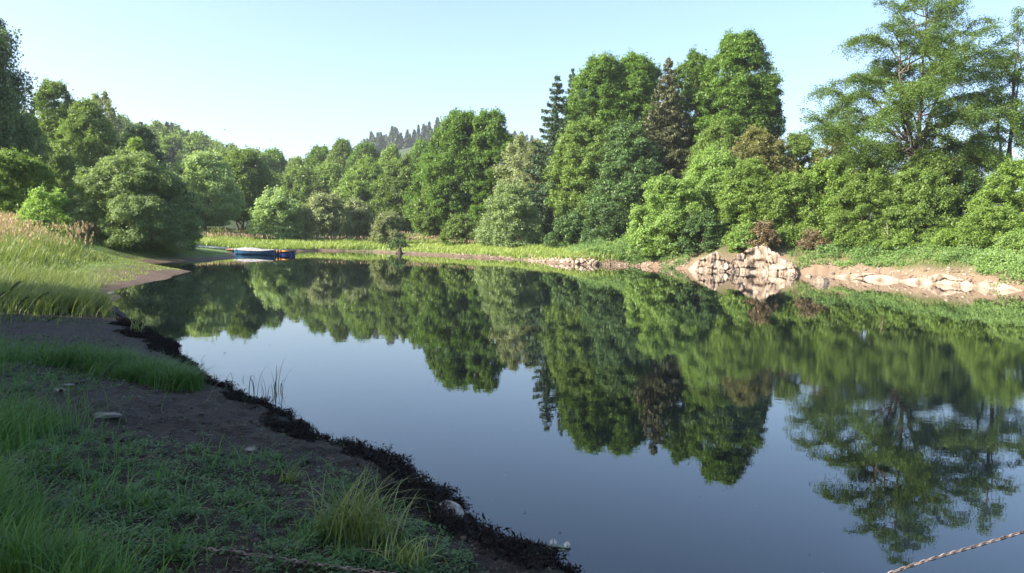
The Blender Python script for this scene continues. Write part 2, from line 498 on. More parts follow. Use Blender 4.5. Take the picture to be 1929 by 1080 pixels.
def foliage(rng, kind, R, Ry, z0, z1, leaf, cover=1.0, puffs=None, puff_r=.155, gap=0.0):
    """leaf quads of a broadleaved crown; returns verts, tint, puff centres"""
    Hc = z1 - z0
    if puffs is None:
        puffs = int(np.clip(50 + 14 * (Hc * R) ** .74, 70, 620))
    t = rng.random(puffs) ** (.88 if kind != 'mound' else 1.0)
    t = np.concatenate([t, [.97, .93]])
    n = len(t)
    pr = prof(kind, t)
    mr_ = (R + Ry) / 2
    ang = rng.random(n) * 2 * np.pi
    rr = np.where(rng.random(n) < .78, .70 + .20 * rng.random(n), .62 * rng.random(n))
    mr = mr_
    limbs = unit(rng.normal(size=(11, 3)) * np.array([1, 1, .8]) + np.array([0, 0, .25]))
    ud = unit(np.stack([np.cos(ang) * pr, np.sin(ang) * pr, (t - .42) * 1.5 * Hc / (2 * mr_)], 1))
    near_l = (ud @ limbs.T).max(1)
    lump = .70 + .42 * sstep(.60, .99, near_l) if kind != 'mound' else .84 + .22 * sstep(.65, .99, near_l)
    prad = puff_r * mr * (.55 + .85 * rng.random(n)) * (.5 + .5 * pr)
    prad = np.minimum(prad, Hc * .24)
    cx = np.cos(ang) * R * pr * rr * lump; cy = np.sin(ang) * Ry * pr * rr * lump
    cz = z0 + Hc * (.42 + (t * .95 - .42) * np.where(t > .42, np.minimum(lump + .06, 1.03), 1))
    cz = np.clip(cz, z0 + prad * .5, z1 - prad * .9)
    C = np.stack([cx, cy, cz], 1)
    axis = np.array([0, 0, z0 + Hc * .45])
    out = unit((C - axis) * np.array([1, 1, .8]))
    # smaller tufts sitting on every puff
    K = 6
    sd = unit(rdir(rng, n * K) + np.repeat(out, K, 0) * .6 + np.array([0, 0, .3]))
    sr = np.repeat(prad, K) * (.32 + .26 * rng.random(n * K))
    SC = np.repeat(C, K, 0) + sd * np.repeat(prad, K)[:, None] * np.array([1.0, 1.0, .95]) * (.6 + .85 * rng.random((n * K, 1)))
    CC = np.vstack([C, SC]); RR_ = np.concatenate([prad, sr]); OO = np.vstack([out, sd])
    TT = np.concatenate([rng.random(n) * .3, np.repeat(rng.random(n) * .3, K)])
    la = .34 * leaf * leaf
    k = 9
    ntw = np.maximum(3, (cover * 4 * np.pi * RR_ ** 2 * np.where(np.arange(len(RR_)) < n, .55, .85) / la / k)).astype(int)
    own = np.repeat(np.arange(len(CC)), ntw)
    m_ = len(own)
    d = unit(rdir(rng, m_) + OO[own] * .5 + np.array([0, 0, .3]))
    r = RR_[own]
    ln = r * (.3 + 1.0 * rng.random(m_) ** .8)
    base = CC[own] + d * ln[:, None] * np.array([1.1, 1.1, .78])
    off = rng.normal(size=(m_, k, 3)) * ((.17 * r + leaf * .5)[:, None, None]) * np.array([1, 1, .65])
    slide = -d[:, None] * (rng.random((m_, k, 1)) ** 1.5) * ln[:, None, None] * .4
    P = (base[:, None] + off + slide).reshape(-1, 3)
    N = unit(np.repeat(d, k, 0) * .7 + rdir(rng, m_ * k) * .7 + np.array([0, 0, .4]))
    tint = np.repeat(TT[own] + rng.random(m_) * .35, k) + .22 * rng.random(m_ * k) + .1 * rng.normal(size=m_ * k)
    # shoots standing out of the crown
    ns = int(n * (1.5 if kind != 'mound' else 1.1))
    si = rng.integers(0, n, ns)
    sd_ = unit(out[si] * .6 + rdir(rng, ns) * .45 + np.array([0, 0, .75 if kind != 'mound' else .5]))
    sl = prad[si] * (.7 + .9 * rng.random(ns)) + leaf
    kk = 22
    u_ = rng.random((ns, kk, 1))
    b0 = C[si] + out[si] * (prad[si] * .55)[:, None]
    SP = b0[:, None] + sd_[:, None] * sl[:, None, None] * (.15 + u_) + rng.normal(size=(ns, kk, 3)) * (leaf * .75 + (1.1 - u_) * sl[:, None, None] * .09)
    SP = SP.reshape(-1, 3)
    P = np.vstack([P, SP]); N = np.vstack([N, unit(rdir(rng, len(SP)) + np.array([0, 0, .5]))])
    tint = np.concatenate([tint, .25 + .6 * rng.random(len(SP))])
    # loose inner leaves
    ni = int(cover * Hc * mr * 5 / la * .09)
    ti = rng.random(ni); ai = rng.random(ni) * 2 * np.pi; ri = prof(kind, ti) * np.sqrt(rng.random(ni)) * .72
    PI_ = np.stack([np.cos(ai) * ri * R, np.sin(ai) * ri * Ry, z0 + Hc * (.04 + .86 * ti)], 1)
    P = np.vstack([P, PI_]); N = np.vstack([N, rdir(rng, ni)]); tint = np.concatenate([tint, rng.random(ni) * .5])
    keep = P[:, 2] > z0 - .3 * leaf
    P = P[keep]; N = N[keep]; tint = tint[keep]
    sz = leaf * (.5 + 1.0 * rng.random(len(P)) ** 1.6)
    V = leaf_quads(rng, P, N, sz, sz * .66)
    return V, np.repeat(np.clip(tint, 0, 1), 4), C

def trunk_and_limbs(rng, acc, base, top, r0_, targets, nl=14, lean=(0, 0)):
    pts = bez(base, top, (rng.normal() * .3, rng.normal() * .3, 0), 9)
    rads = np.linspace(r0_, r0_ * .18, 9); rads[0] *= 1.5
    tube(acc, pts, rads, 8)
    if len(targets):
        for c in targets[rng.permutation(len(targets))[:nl]]:
            k = np.clip((c[2] - base[2]) / (top[2] - base[2]) - .22 - .15 * rng.random(), .08, .85) * 8
            a = pts[int(k)]
            l = np.linalg.norm(c - a)
            tube(acc, bez(a, c, (0, 0, -.08 * l), 6), np.linspace(rads[int(k)] * .55, r0_ * .05, 6), 5)

TREES = 0
def place(name, label, cat, group, X, Y, zb):
    o = empty(name, (X, Y, zb))
    tag(o, label, cat, group)
    return o

def size_from(px, top, hw, bot, D):
    c = atY(px, (top + bot) / 2, D)
    t = atY(px, top, D).z; b = atY(px, bot, D).z
    R = hw * D / F
    return c.x, t, b, R

def broad(name, kind, px, top, hw, bot, D, mat, label, cat='tree', group=None, seed=0, leaf=None, cover=1.0, bark=None, depth=.9, puff_r=.155, puffs=None, lift=False):
    global TREES
    TREES += 1
    rng = np.random.default_rng(seed * 7 + TREES * 13 + 5)
    X, zt, zb, R = size_from(px, top, hw, bot, D)
    gz = hz(X, D)
    zb = max(zb, gz - .1) if kind != 'mound' else min(zb, gz + .1)
    if kind == 'mound' and not lift: zb = gz - .2
    if lift: zb = atY(px, bot, D).z
    zt = max(zt, max(zb, gz) + .9)
    leaf = leaf or max(.10, D * .0022)
    V, T, C = foliage(rng, kind, R, R * depth, zb - gz, zt - gz, leaf, cover, puffs, puff_r)
    n = len(V) // 4
    root = place(name, label, cat, group, X, D, gz)
    link_mesh('crown', np_mesh('crown', V, quads(n), T), root, M[mat])
    acc = Acc()
    if kind == 'mound':
        for i in range(7):
            c = C[rng.integers(len(C))] * .8
            b0 = np.array([rng.normal() * .25, rng.normal() * .25, -.15 + (zb - gz if lift else 0)])
            tube(acc, bez(b0, c, (0, 0, -.1 * R), 6), np.linspace(.05 + .012 * R, .012, 6), 5)
        link_mesh('stem', acc.mesh('stem', True), root, bark or BARK)
    else:
        h = zt - gz
        trunk_and_limbs(rng, acc, (0, 0, -.3), (rng.normal() * .3, 0, h * .9), .016 * h + .05, C, 18)
        link_mesh('trunk', acc.mesh('trunk', True), root, bark or BARK)
    return root

def spruce_parts(rng, H, R, leaf, nb=None, dens=1.0, bare=.0, tipup=.0):
    """verts, tint of the needle sprays; acc of trunk and branches"""
    acc = Acc()
    zz = np.linspace(-.3, H, 12)
    tube(acc, np.stack([zz * 0 + rng.normal(size=12) * .02, zz * 0, zz], 1), np.linspace(.014 * H + .04, .01, 12), 7)
    nb = nb or int(H * 7)
    V = []; T = []
    for i in range(nb):
        t = ((i // 5 * 5 + 2.5) / nb) ** 1.0 + rng.normal() * .006
        t = min(max(t, 0), .995)
        z = H * (.06 + .93 * t)
        r = R * ((1 - t) ** .82 * (.72 + .45 * rng.random()) + .03)
        a = i * 2.39996 + rng.normal() * .3
        d = np.array([math.cos(a), math.sin(a), 0])
        m_ = 7
        s = np.linspace(0, 1, m_)[:, None]
        pts = np.array([0, 0, z]) + d * r * s + np.array([0, 0, 1.0]) * r * (-.38 * s + .22 * s ** 3 + .1 * s * (t * 2))
        tube(acc, pts[::2], np.linspace(.012 * r + .012, .006, 4), 4)
        n = int(dens * (14 + r * r * 26 / (leaf / .2) ** 1.5))
        u = rng.random(n) ** .7
        j = u * (m_ - 1); i0 = np.minimum(j.astype(int), m_ - 2); fr = (j - i0)[:, None]
        P = pts[i0] * (1 - fr) + pts[i0 + 1] * fr
        side = np.cross(d, [0, 0, 1.0])
        w_ = rng.normal(size=(n, 1)) * (.20 * r * (1.15 - u[:, None]) + .05)
        P = P + side * w_ + np.array([0, 0, -1.0]) * (np.abs(rng.normal(size=(n, 1))) * leaf * .8 + np.abs(w_) * .3)
        N = unit(rdir(rng, n) + d * .5 + np.array([0, 0, .4]))
        sz = leaf * (.7 + .8 * rng.random(n))
        V.append(leaf_quads(rng, P, N, sz * 1.5, sz * .5, .45))
        T.append(np.repeat(np.clip(rng.random(n) * .7 + .3 * rng.random(), 0, 1), 4))
    return np.concatenate(V), np.concatenate(T), acc

def spruce(name, px, top, hw, D, mat, label, seed=0, cat='spruce', group=None, leaf=None, dens=1.0, nb=None, gzoff=0):
    rng = np.random.default_rng(seed + 900)
    c = atY(px, 460, D)
    X = c.x; gz = hz(X, D)
    H = atY(px, top, D).z - gz
    X = atY(px, top, D).x
    V, T, acc = spruce_parts(rng, H, hw * D / F, leaf or D * .0023, nb, dens * 1.15)
    root = place(name, label, cat, group, X, D, gz)
    link_mesh('crown', np_mesh('crown', V, quads(len(V) // 4), T), root, M[mat])
    link_mesh('trunk', acc.mesh('trunk', True), root, BARKD)
    return root

def birch(name, px, top, hw, bot, D, mat, label, seed=0, cat='birch tree', leaf=None, strings=420, bark=None, slen=.12):
    """arching limbs with hanging twigs"""
    rng = np.random.default_rng(seed + 300)
    X, zt, zb, R = size_from(px, top, hw, bot, D)
    gz = hz(X, D); H = zt - gz; zb -= gz
    leaf = leaf or D * .0028
    acc = Acc()
    tr = bez((0, 0, -.3), (rng.normal() * .3, 0, H * .97), (.2, 0, 0), 10)
    tube(acc, tr, np.linspace(.013 * H + .05, .015, 10), 7)
    V = []; T = []
    nl = 30
    for i in range(nl):
        t = (i + .5) / nl
        z = zb + (H - zb) * t * .96
        r = R * prof('ovoid', np.array([t]))[0] * (.7 + .4 * rng.random())
        a = i * 2.4 + rng.normal() * .2
        st = np.array([0, 0, max(z - r * .7, H * .12)]); en = np.array([math.cos(a) * r, math.sin(a) * r, z])
        br = bez(st, en, (0, 0, r * .18), 8)
        tube(acc, br[:7], np.linspace(.03 + .008 * r, .01, 7), 5)
        ns = int(strings / nl)
        for j in range(ns):
            u = .35 + .65 * rng.random()
            k = u * 7; k0 = min(int(k), 6)
            p = br[k0] * (1 - (k - k0)) + br[k0 + 1] * (k - k0) + rng.normal(size=3) * .12 * r * np.array([1, 1, .5])
            L = H * slen * (.4 + .9 * rng.random())
            n = int(max(6, L / leaf * 2.8))
            s = np.linspace(0, 1, n)[:, None]
            out = unit((p * np.array([1, 1, 0]))[None])[0]
            P = p + out * s * L * .22 * (1 - s * .4) + np.array([0, 0, -1.0]) * (s ** 1.35) * L + rng.normal(size=(n, 3)) * leaf * .55
            N = unit(rdir(rng, n) + out * .6 + np.array([0, 0, .3]))
            sz = leaf * (.7 + .6 * rng.random(n))
            V.append(leaf_quads(rng, P, N, sz, sz * .7, .3))
            T.append(np.repeat(np.clip(.15 + .5 * rng.random(n) + .3 * rng.random(), 0, 1), 4))
    V = np.concatenate(V); T = np.concatenate(T)
    root = place(name, label, cat, None, X, D, gz)
    link_mesh('crown', np_mesh('crown', V, quads(len(V) // 4), T), root, M[mat])
    link_mesh('trunk', acc.mesh('trunk', True), root, bark or BARKW)
    return root

def layered(name, px, top, hw, bot, D, mat, label, seed=0, leaf=None, leaders=3, nbr=70, dens=1.0, cat='tree', prf=None, lean=0.0):
    """open crown: leaning leaders and long nearly level branches carrying flat sprays"""
    rng = np.random.default_rng(seed + 600)
    X, zt, zb, R = size_from(px, top, hw, bot, D)
    gz = hz(X, D); H = zt - gz; zb = zb - gz
    leaf = leaf or D * .0030
    acc = Acc()
    lead = []
    for i in range(leaders):
        a = 2 * math.pi * i / leaders + .5
        off = .0 if i == 0 else R * .33
        tp = np.array([math.cos(a) * off + lean * H, math.sin(a) * off * .7, H * (.985 if i == 0 else .70 + .14 * rng.random())])
        fork = H * (.0 if i == 0 else .10 + .08 * i)
        b0 = np.array([lean * fork, 0, fork - (.3 if i == 0 else 0)])
        pts = bez(b0, tp, (math.cos(a) * off * .22, 0, 0), 14)
        pts[1:-1] += rng.normal(size=(12, 3)) * .06
        tube(acc, pts, np.linspace((.0135 if i == 0 else .0085) * H, .018, 14), 7)
        lead.append(pts)
    V = []; T = []
    prf = prf or (lambda t: np.interp(t, [0, .12, .35, .6, .8, 1], [.75, .95, 1.0, .72, .42, .10]))
    for i in range(nbr):
        t = (i + .5) / nbr
        z = zb + (H - zb) * t
        r = R * float(prf(t)) * (.55 + .55 * rng.random())
        a = i * 2.39996 + rng.normal() * .5
        pts_l = lead[rng.integers(leaders)] if t < .75 else lead[0]
        k = int(np.argmin(np.abs(pts_l[:, 2] - (z - r * .25))))
        st = pts_l[k]
        if st[2] > z + 1.0: pts_l = lead[0]; st = lead[0][int(np.argmin(np.abs(lead[0][:, 2] - z)))]
        en = np.array([math.cos(a) * r + lean * z, math.sin(a) * r * .9, z + rng.normal() * (.25 + .12 * r)])
        br = bez(st, en, (0, 0, r * (.10 + .08 * rng.normal())), 10)
        br[1:-1] += rng.normal(size=(8, 3)) * .03 * r
        tube(acc, br, np.linspace(.014 + .011 * r, .008, 10), 5)
        nt_ = int(6 + 9 * r)
        for j in range(nt_):
            u = .22 + .78 * rng.random() ** .8
            k_ = u * 9; k0 = min(int(k_), 8)
            p = br[k0] * (1 - (k_ - k0)) + br[k0 + 1] * (k_ - k0)
            fwd = unit((br[k0 + 1] - br[k0])[None])[0]
            side = unit(np.cross(fwd, [0, 0, 1.0])[None])[0] * rng.choice([-1, 1])
            L = (.45 + .26 * r) * (1.15 - .55 * u) * (.6 + .8 * rng.random())
            dr = unit((fwd * .9 + side * (.2 + .8 * rng.random()) + np.array([0, 0, rng.normal() * .18 - .05]))[None])[0]
            n = int(dens * max(10, L / leaf * 7))
            s = rng.random(n)[:, None]
            P = p + dr * L * s + np.array([0, 0, -1.0]) * s ** 2 * L * .55 + rng.normal(size=(n, 3)) * np.array([1, 1, .9]) * leaf * .95
            N = unit(rdir(rng, n) * .8 + np.array([0, 0, .9]))
            sz = leaf * (.6 + .6 * rng.random(n))
            V.append(leaf_quads(rng, P, N, sz, sz * .6))
            T.append(np.repeat(np.clip(.1 + .45 * rng.random(n) + .4 * rng.random(), 0, 1), 4))
    V = np.concatenate(V); T = np.concatenate(T)
    root = place(name, label, cat, None, X, D, gz)
    link_mesh('crown', np_mesh('crown', V, quads(len(V) // 4), T), root, M[mat])
    link_mesh('trunk', acc.mesh('trunk', True), root, BARK)
    return root

# ------------------------------------------------------------------ trees and shrubs, left bank
birch('birch_tree', -72, -60, 125, 330, 52, 'birch', 'tall drooping birch cut off by the upper left corner of the picture', 1, strings=3200, leaf=.17, slen=.14)
B = broad
B('oak_tree', 'oak', -10, 190, 75, 400, 62, 'alder', 'broad shaded tree at the left edge below the drooping birch', seed=2)
B('maple_tree', 'ovoid', 102, 155, 58, 400, 92, 'alder', 'tall rounded green tree, highest peak right of the drooping birch', seed=3)
birch('birch_tree', 190, 165, 52, 330, 108, 'pale', 'pale feathery tree with arching thin top above the left slope', 4, strings=520)
B('alder_tree', 'ovoid', 165, 192, 58, 420, 88, 'alder', 'green tree in front of the pale feathery tree, behind the grey willow', seed=5)
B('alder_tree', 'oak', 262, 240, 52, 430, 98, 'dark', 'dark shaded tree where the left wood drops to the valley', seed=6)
B('alder_tree', 'ovoid', 48, 215, 48, 420, 82, 'alder', 'mid green tree between the left edge tree and the tall rounded one', seed=66)
B('maple_tree', 'ovoid', 255, 262, 26, 400, 86, 'green', 'small bright green tree standing against the dark shaded tree', seed=7)
B('hazel_bush', 'mound', 30, 290, 95, 415, 47, 'green', 'bushy green shrub at left edge with bright leaf tips and dark base', 'bush', seed=8)
B('willow_bush', 'mound', 122, 282, 42, 420, 58, 'willow', 'narrow pale shrub between the left edge bush and the big grey willow', 'bush', seed=9)
B('willow_bush', 'mound', 248, 290, 105, 455, 50, 'willow', 'big rounded grey green willow bush on the left bank', 'bush', seed=10, depth=1.0)
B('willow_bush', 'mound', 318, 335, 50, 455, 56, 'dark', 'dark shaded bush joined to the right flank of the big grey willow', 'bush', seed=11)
B('sapling_bush', 'mound', 86, 358, 55, 425, 39, 'lime', 'low yellow green sapling above the pink seeded grass', 'bush', seed=12)
B('willow_tree', 'oak', 390, 290, 60, 425, 98, 'willow', 'grey green rounded tree with visible trunk right of the dark bush', seed=13, cover=.9)
B('alder_tree', 'oak', 455, 286, 55, 415, 112, 'alder', 'green spreading tree with slim dark trunk beside the grey rounded tree', seed=14)
B('willow_bush', 'mound', 521, 363, 50, 442, 95, 'willow', 'dense ball shaped bush behind the blue pontoon', 'bush', 'rounded bushes on the far meadow', seed=15, depth=1)
B('willow_bush', 'mound', 612, 368, 54, 442, 98, 'pale', 'broad low domed bush just right of the ball shaped bush', 'bush', 'rounded bushes on the far meadow', seed=16)
B('willow_bush', 'mound', 672, 380, 34, 442, 102, 'pale', 'narrower pale bush leaning on the right of the domed bush', 'bush', 'rounded bushes on the far meadow', seed=17)
B('willow_bush', 'mound', 731, 402, 29, 452, 94, 'pale', 'small pale fuzzy willow bush standing alone on the meadow', 'bush', 'rounded bushes on the far meadow', seed=18, cover=.7)
# far row
G = 'trees of the far valley wood'
rows = [
 ('alder_tree','ovoid',420,290,40,420,150,'alder','distant green tree showing above the grey rounded tree'),
 ('alder_tree','ovoid',478,288,36,420,185,'alder','distant tree at the lowest dip of the skyline, left one'),
 ('alder_tree','ovoid',515,286,34,420,190,'oak','second distant tree along the low skyline above the ball shaped bush'),
 ('alder_tree','ovoid',556,286,36,420,188,'alder','third distant tree along the low skyline, over the gap between bushes'),
 ('alder_tree','oak',600,279,38,420,186,'oak','distant tree where the skyline starts to climb to the right'),
 ('alder_tree','ovoid',643,268,36,420,184,'alder','distant tree with a two humped top left of the dark firs on the hill'),
 ('alder_tree','oak',690,272,38,420,180,'oak','distant broad tree directly below the dark firs on the hill'),
 ('alder_tree','ovoid',742,276,36,420,176,'alder','distant tree under the middle of the wooded hill'),
 ('alder_tree','ovoid',795,270,40,420,170,'oak','distant dark tree just left of the big twin topped oak'),
 ('alder_tree','oak',566,322,38,430,150,'alder','shorter round tree in front of the distant row, above the domed bush'),
 ('alder_tree','ovoid',508,330,36,430,150,'alder','mid height tree above the ball shaped bush'),
 ('alder_tree','ovoid',622,312,40,430,152,'alder','tree in front of the distant row above the right of the domed bush'),
 ('alder_tree','ovoid',685,300,46,438,132,'alder','large leafy tree above the narrower pale bush'),
 ('alder_tree','ovoid',757,296,48,440,124,'alder','large leafy tree above the small fuzzy willow bush'),
 ('alder_tree','ovoid',818,290,44,445,114,'oak','tall leafy tree touching the left side of the twin topped oak'),
 ('willow_tree','ovoid',812,355,32,445,104,'alder','lighter rounded tree at the foot of the twin topped oak'),
]
for i, (nm, kd, px, tp, hw, bt, D, mt, lb) in enumerate(rows):
    B(nm, kd, px, tp, hw, bt, D, mt, lb, 'tree', G, seed=30 + i)
# middle
B('oak_tree', 'oak', 868, 214, 62, 430, 104, 'oak', 'big oak left trunk of the twin topped pair, left top', seed=50)
B('oak_tree', 'oak', 922, 208, 46, 425, 102, 'oak', 'big oak forming the right and taller top of the twin topped pair', seed=51)
birch('poplar_tree', 975, 246, 42, 400, 98, 'pale', 'pale grey leaved tree between the twin topped oak and the ragged spruce', 52, 'tree', strings=700, bark=BARK, slen=.09)
B('poplar_tree', 'ovoid', 1012, 262, 34, 430, 95, 'pale', 'pale grey green tree touching the foot of the ragged spruce', seed=53)
B('willow_bush', 'mound', 962, 350, 58, 452, 86, 'willow', 'large dome shaped grey green bush below the pale grey leaved tree', 'bush', seed=54)
B('elder_bush', 'mound', 868, 412, 36, 448, 92, 'alder', 'low leafy bush at the foot of the twin topped oak', 'bush', seed=55)
spruce('spruce_tree', 1050, 136, 76, 92, 'spruce', 'ragged dark spruce with long tiers standing clear against the sky', 1, nb=125, dens=1.6)
spruce('spruce_tree', 1079, 125, 60, 98, 'spruce', 'thin spruce tip peeping out between the ragged spruce and the big oaks', 2)
B('oak_tree', 'oak', 1132, 108, 68, 350, 96, 'oak', 'tall oak just right of the ragged spruce, left of the big oak group', seed=56)
B('oak_tree', 'oak', 1196, 109, 70, 350, 97, 'oak', 'tall oak in the middle of the big oak group beside the brownish spruce', seed=57)
B('oak_tree', 'oak', 1100, 230, 62, 430, 88, 'alder', 'lower green tree in front of the big oak group on its left', seed=58)
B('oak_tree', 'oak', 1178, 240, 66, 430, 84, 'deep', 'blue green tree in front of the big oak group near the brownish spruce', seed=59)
spruce('spruce_tree', 1261, 104, 92, 86, 'browns', 'brownish half dry spruce with hanging sprays among the oaks', 3, dens=1.9, nb=170)
B('oak_tree', 'oak', 1310, 100, 54, 330, 90, 'oak', 'oak filling the gap right behind the brownish spruce', seed=60)
B('oak_tree', 'oak', 1388, 62, 72, 330, 86, 'oak', 'tallest oak of the big group with sharp shaded right side', seed=61)
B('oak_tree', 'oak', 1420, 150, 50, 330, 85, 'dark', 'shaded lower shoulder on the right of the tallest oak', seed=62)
B('maple_tree', 'oak', 1345, 225, 55, 400, 78, 'alder', 'lighter green tree below the tallest oak, right of the brownish spruce', seed=63)
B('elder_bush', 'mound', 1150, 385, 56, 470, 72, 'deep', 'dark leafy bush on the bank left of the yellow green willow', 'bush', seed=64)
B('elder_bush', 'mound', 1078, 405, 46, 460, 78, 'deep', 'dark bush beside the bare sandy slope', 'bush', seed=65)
B('hazel_bush', 'mound', 1205, 420, 30, 490, 68, 'lime', 'small light green bush between the dark bush and the yellow green willow', 'bush', seed=67)
# right bank
B('willow_bush', 'mound', 1262, 335, 76, 497, 63.5, 'lime', 'large yellow green willow mound leaning over the water', 'bush', seed=70, depth=.8)
B('willow_bush', 'mound', 1345, 272, 72, 470, 66, 'lime', 'tall yellow green bush above the yellow green willow mound', 'bush', seed=71)
B('elder_bush', 'mound', 1325, 402, 42, 486, 61, 'deep', 'dark bush overhanging the left end of the pale rock', 'bush', seed=72)
B('maple_tree', 'ovoid', 1425, 243, 66, 430, 68, 'tan', 'brown tinged bushy tree on the skyline right of the tallest oak', seed=73)
B('hazel_bush', 'mound', 1412, 300, 62, 460, 62.5, 'green', 'bright leafy bush above the left of the pale rock', 'bush', seed=74)
B('hazel_bush', 'mound', 1486, 330, 66, 470, 61, 'green', 'bright leafy bush straight above the pale rock', 'bush', seed=75)
B('maple_tree', 'ovoid', 1500, 252, 52, 420, 70, 'alder', 'thin topped green tree on the skyline between the brown tinged trees', seed=76)
B('maple_tree', 'ovoid', 1585, 240, 56, 420, 68, 'tan', 'brown tinged tree just left of the tall open crowned tree', seed=77)
B('hazel_bush', 'mound', 1560, 305, 68, 470, 61, 'green', 'leafy bush behind the grassy patch, right of the pale rock', 'bush', seed=78)
B('hazel_bush', 'mound', 1640, 322, 72, 478, 56, 'green', 'layered leafy bush below the tall open crowned tree, left side', 'bush', seed=79)
B('hazel_bush', 'mound', 1725, 322, 76, 480, 55, 'alder', 'layered bush right below the trunks of the tall open crowned tree', 'bush', seed=80)
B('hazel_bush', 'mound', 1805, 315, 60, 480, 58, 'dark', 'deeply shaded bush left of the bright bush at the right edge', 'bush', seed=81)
B('hazel_bush', 'mound', 1905, 305, 70, 500, 51, 'green', 'bright layered bush at the right edge, upper one', 'bush', seed=82)
B('hazel_bush', 'mound', 1862, 395, 62, 515, 48.5, 'green', 'mid green bush at the water near the right edge', 'bush', seed=83)
B('hazel_bush', 'mound', 1935, 440, 60, 530, 46, 'lime', 'yellow green bush at the water in the right corner', 'bush', seed=84)
B('hazel_bush', 'mound', 1690, 395, 40, 480, 55, 'deep', 'blue green bush behind the leaning bare sapling', 'bush', seed=85)
B('hazel_bush', 'mound', 1510, 445, 32, 488, 59, 'green', 'low bush between the pale rock and the dry brown scrub', 'bush', seed=86)
B('hazel_bush', 'mound', 1400, 425, 26, 468, 58.5, 'lime', 'little yellow green bush on top of the pale rock', 'bush', seed=87, lift=True)
B('hazel_bush', 'mound', 1990, 330, 60, 500, 52, 'green', 'bush reaching in from beyond the right edge', 'bush', seed=88)
layered('beech_tree', 1738, -45, 195, 330, 61, 'beech', 'tall open crowned tree with reaching branches on the right bank', 1, leaders=4, nbr=92, dens=.68, leaf=.14)
layered('beech_tree', 1908, 18, 90, 330, 63, 'beech', 'slim open tree at the right edge behind the tall open crowned one', 2, leaders=3, nbr=60, dens=.66, leaf=.15)

# trees out of the picture to the left of the camera: they shade the near bank
SG = 'trees beside the camera shading the near bank'
def shade_tree(x, y, h, r, zb, i, mt='alder'):
    rng = np.random.default_rng(7000 + i)
    gz = hz(x, y)
    V, T, C = foliage(rng, 'oak', r, r, zb, h, .24, .55)
    root = place('shade_tree', 'leafy tree standing beside the camera outside the picture', 'tree', SG, x, y, gz)
    link_mesh('crown', np_mesh('crown', V, quads(len(V) // 4), T), root, M[mt])
    acc = Acc(); trunk_and_limbs(rng, acc, (0, 0, -.3), (0, 0, h * .9), .2, C, 12)
    link_mesh('trunk', acc.mesh('trunk', True), root, BARK)
for i, (x, y, h, r, zb) in enumerate([(-14.5, .3, 10.5, 2.9, .8), (-16.5, 3.3, 12, 3.6, .8), (-17, 4.6, 11.5, 3.3, .8), (-19.5, 8.5, 11, 3.0, .6), (-10, -8, 10.5, 3.4, .8),
                                      (-20.5, -2.2, 13, 3.1, 1), (-23, 1, 15, 4.2, 1), (-27, 12, 12, 2.6, 2.0), (-25.5, 6.2, 13, 3.2, .8), (-6, -10.5, 8, 3, .8)]):
    shade_tree(x, y, h, r, zb, i)

# ------------------------------------------------------------------ wooded ridges
def hill_trees():
    rng = np.random.default_rng(77)
    protos = []
    for i in range(4):
        V, T, acc = spruce_parts(rng, 16, 3.0 + .4 * i, 1.15, 70, .9)
        n = len(V) // 4
        A_ = Acc(); A_.add(V, quads(n), T)
        me = A_.mesh('spruce_tree'); me.materials.append(M['fir']); me.materials.append(BARKD)
        protos.append(me)
    rp = []
    for i in range(3):
        V, T, C = foliage(rng, 'ovoid', 4.5, 4.5, 1.0, 14, .95, .8, 40)
        me = np_mesh('leafy_tree', V, quads(len(V) // 4), T); me.materials.append(M['alder'])
        rp.append(me)
    def put(a, r, conifer, lab, grp, s=1.0):
        x = r * math.sin(math.radians(a)); y = r * math.cos(math.radians(a))
        me = protos[rng.integers(4)] if conifer else rp[rng.integers(3)]
        o = bpy.data.objects.new('spruce_tree' if conifer else 'leafy_tree', me)
        COL.objects.link(o)
        q = s * (.6 + .65 * rng.random())
        o.scale = (q * (.85 + .3 * rng.random()), q * (.85 + .3 * rng.random()), q)
        o.rotation_euler.z = rng.random() * 6.28
        o.location = (x, y, hz(x, y) - .4)
        tag(o, lab, 'spruce' if conifer else 'tree', grp)
    for k in range(230):
        a = -33 + 16.5 * rng.random(); r = 195 + 150 * rng.random() ** .8
        con = rng.random() < (.34 if r > 300 else .10)
        put(a, r, con, 'far spruce on the wooded ridge sloping down from the left' if con else 'far leafy tree on the wooded ridge sloping down from the left',
            'spruces on the left ridge' if con else 'leafy trees on the left ridge', .66 if con else .62)
    for k in range(46):
        a = -32 + 15.5 * (k + rng.random()) / 46
        put(a, 335 + 12 * rng.random(), True, 'far spruce on the wooded ridge sloping down from the left', 'spruces on the left ridge', .62)
    for k in range(84):
        a = -13 + 15 * rng.random(); r = 500 + 95 * rng.random() ** .6
        put(a, r, True, 'far spruce on the hazy hill behind the valley wood', 'spruces on the middle hill', 1.0)
    for k in range(84):
        a = -12.5 + 15 * (k + rng.random()) / 84
        put(a, 570 + 14 * rng.random(), True, 'far spruce on the hazy hill behind the valley wood', 'spruces on the middle hill', 1.1)
    for k in range(26):
        a = -22 + 14 * rng.random(); r = 860 + 90 * rng.random()
        put(a, r, True, 'very distant spruce on the lowest hazy skyline', 'spruces on the distant skyline', 1.2)
hill_trees()

# ------------------------------------------------------------------ grass
def ellipse_density(x, y, pats):
    d = np.zeros(x.shape)
    for cx, cy, rx, ry, v in pats:
        q = ((x - cx) / rx) ** 2 + ((y - cy) / ry) ** 2
        d = np.maximum(d, v * np.clip(1.35 - q, 0, 1))
    return d

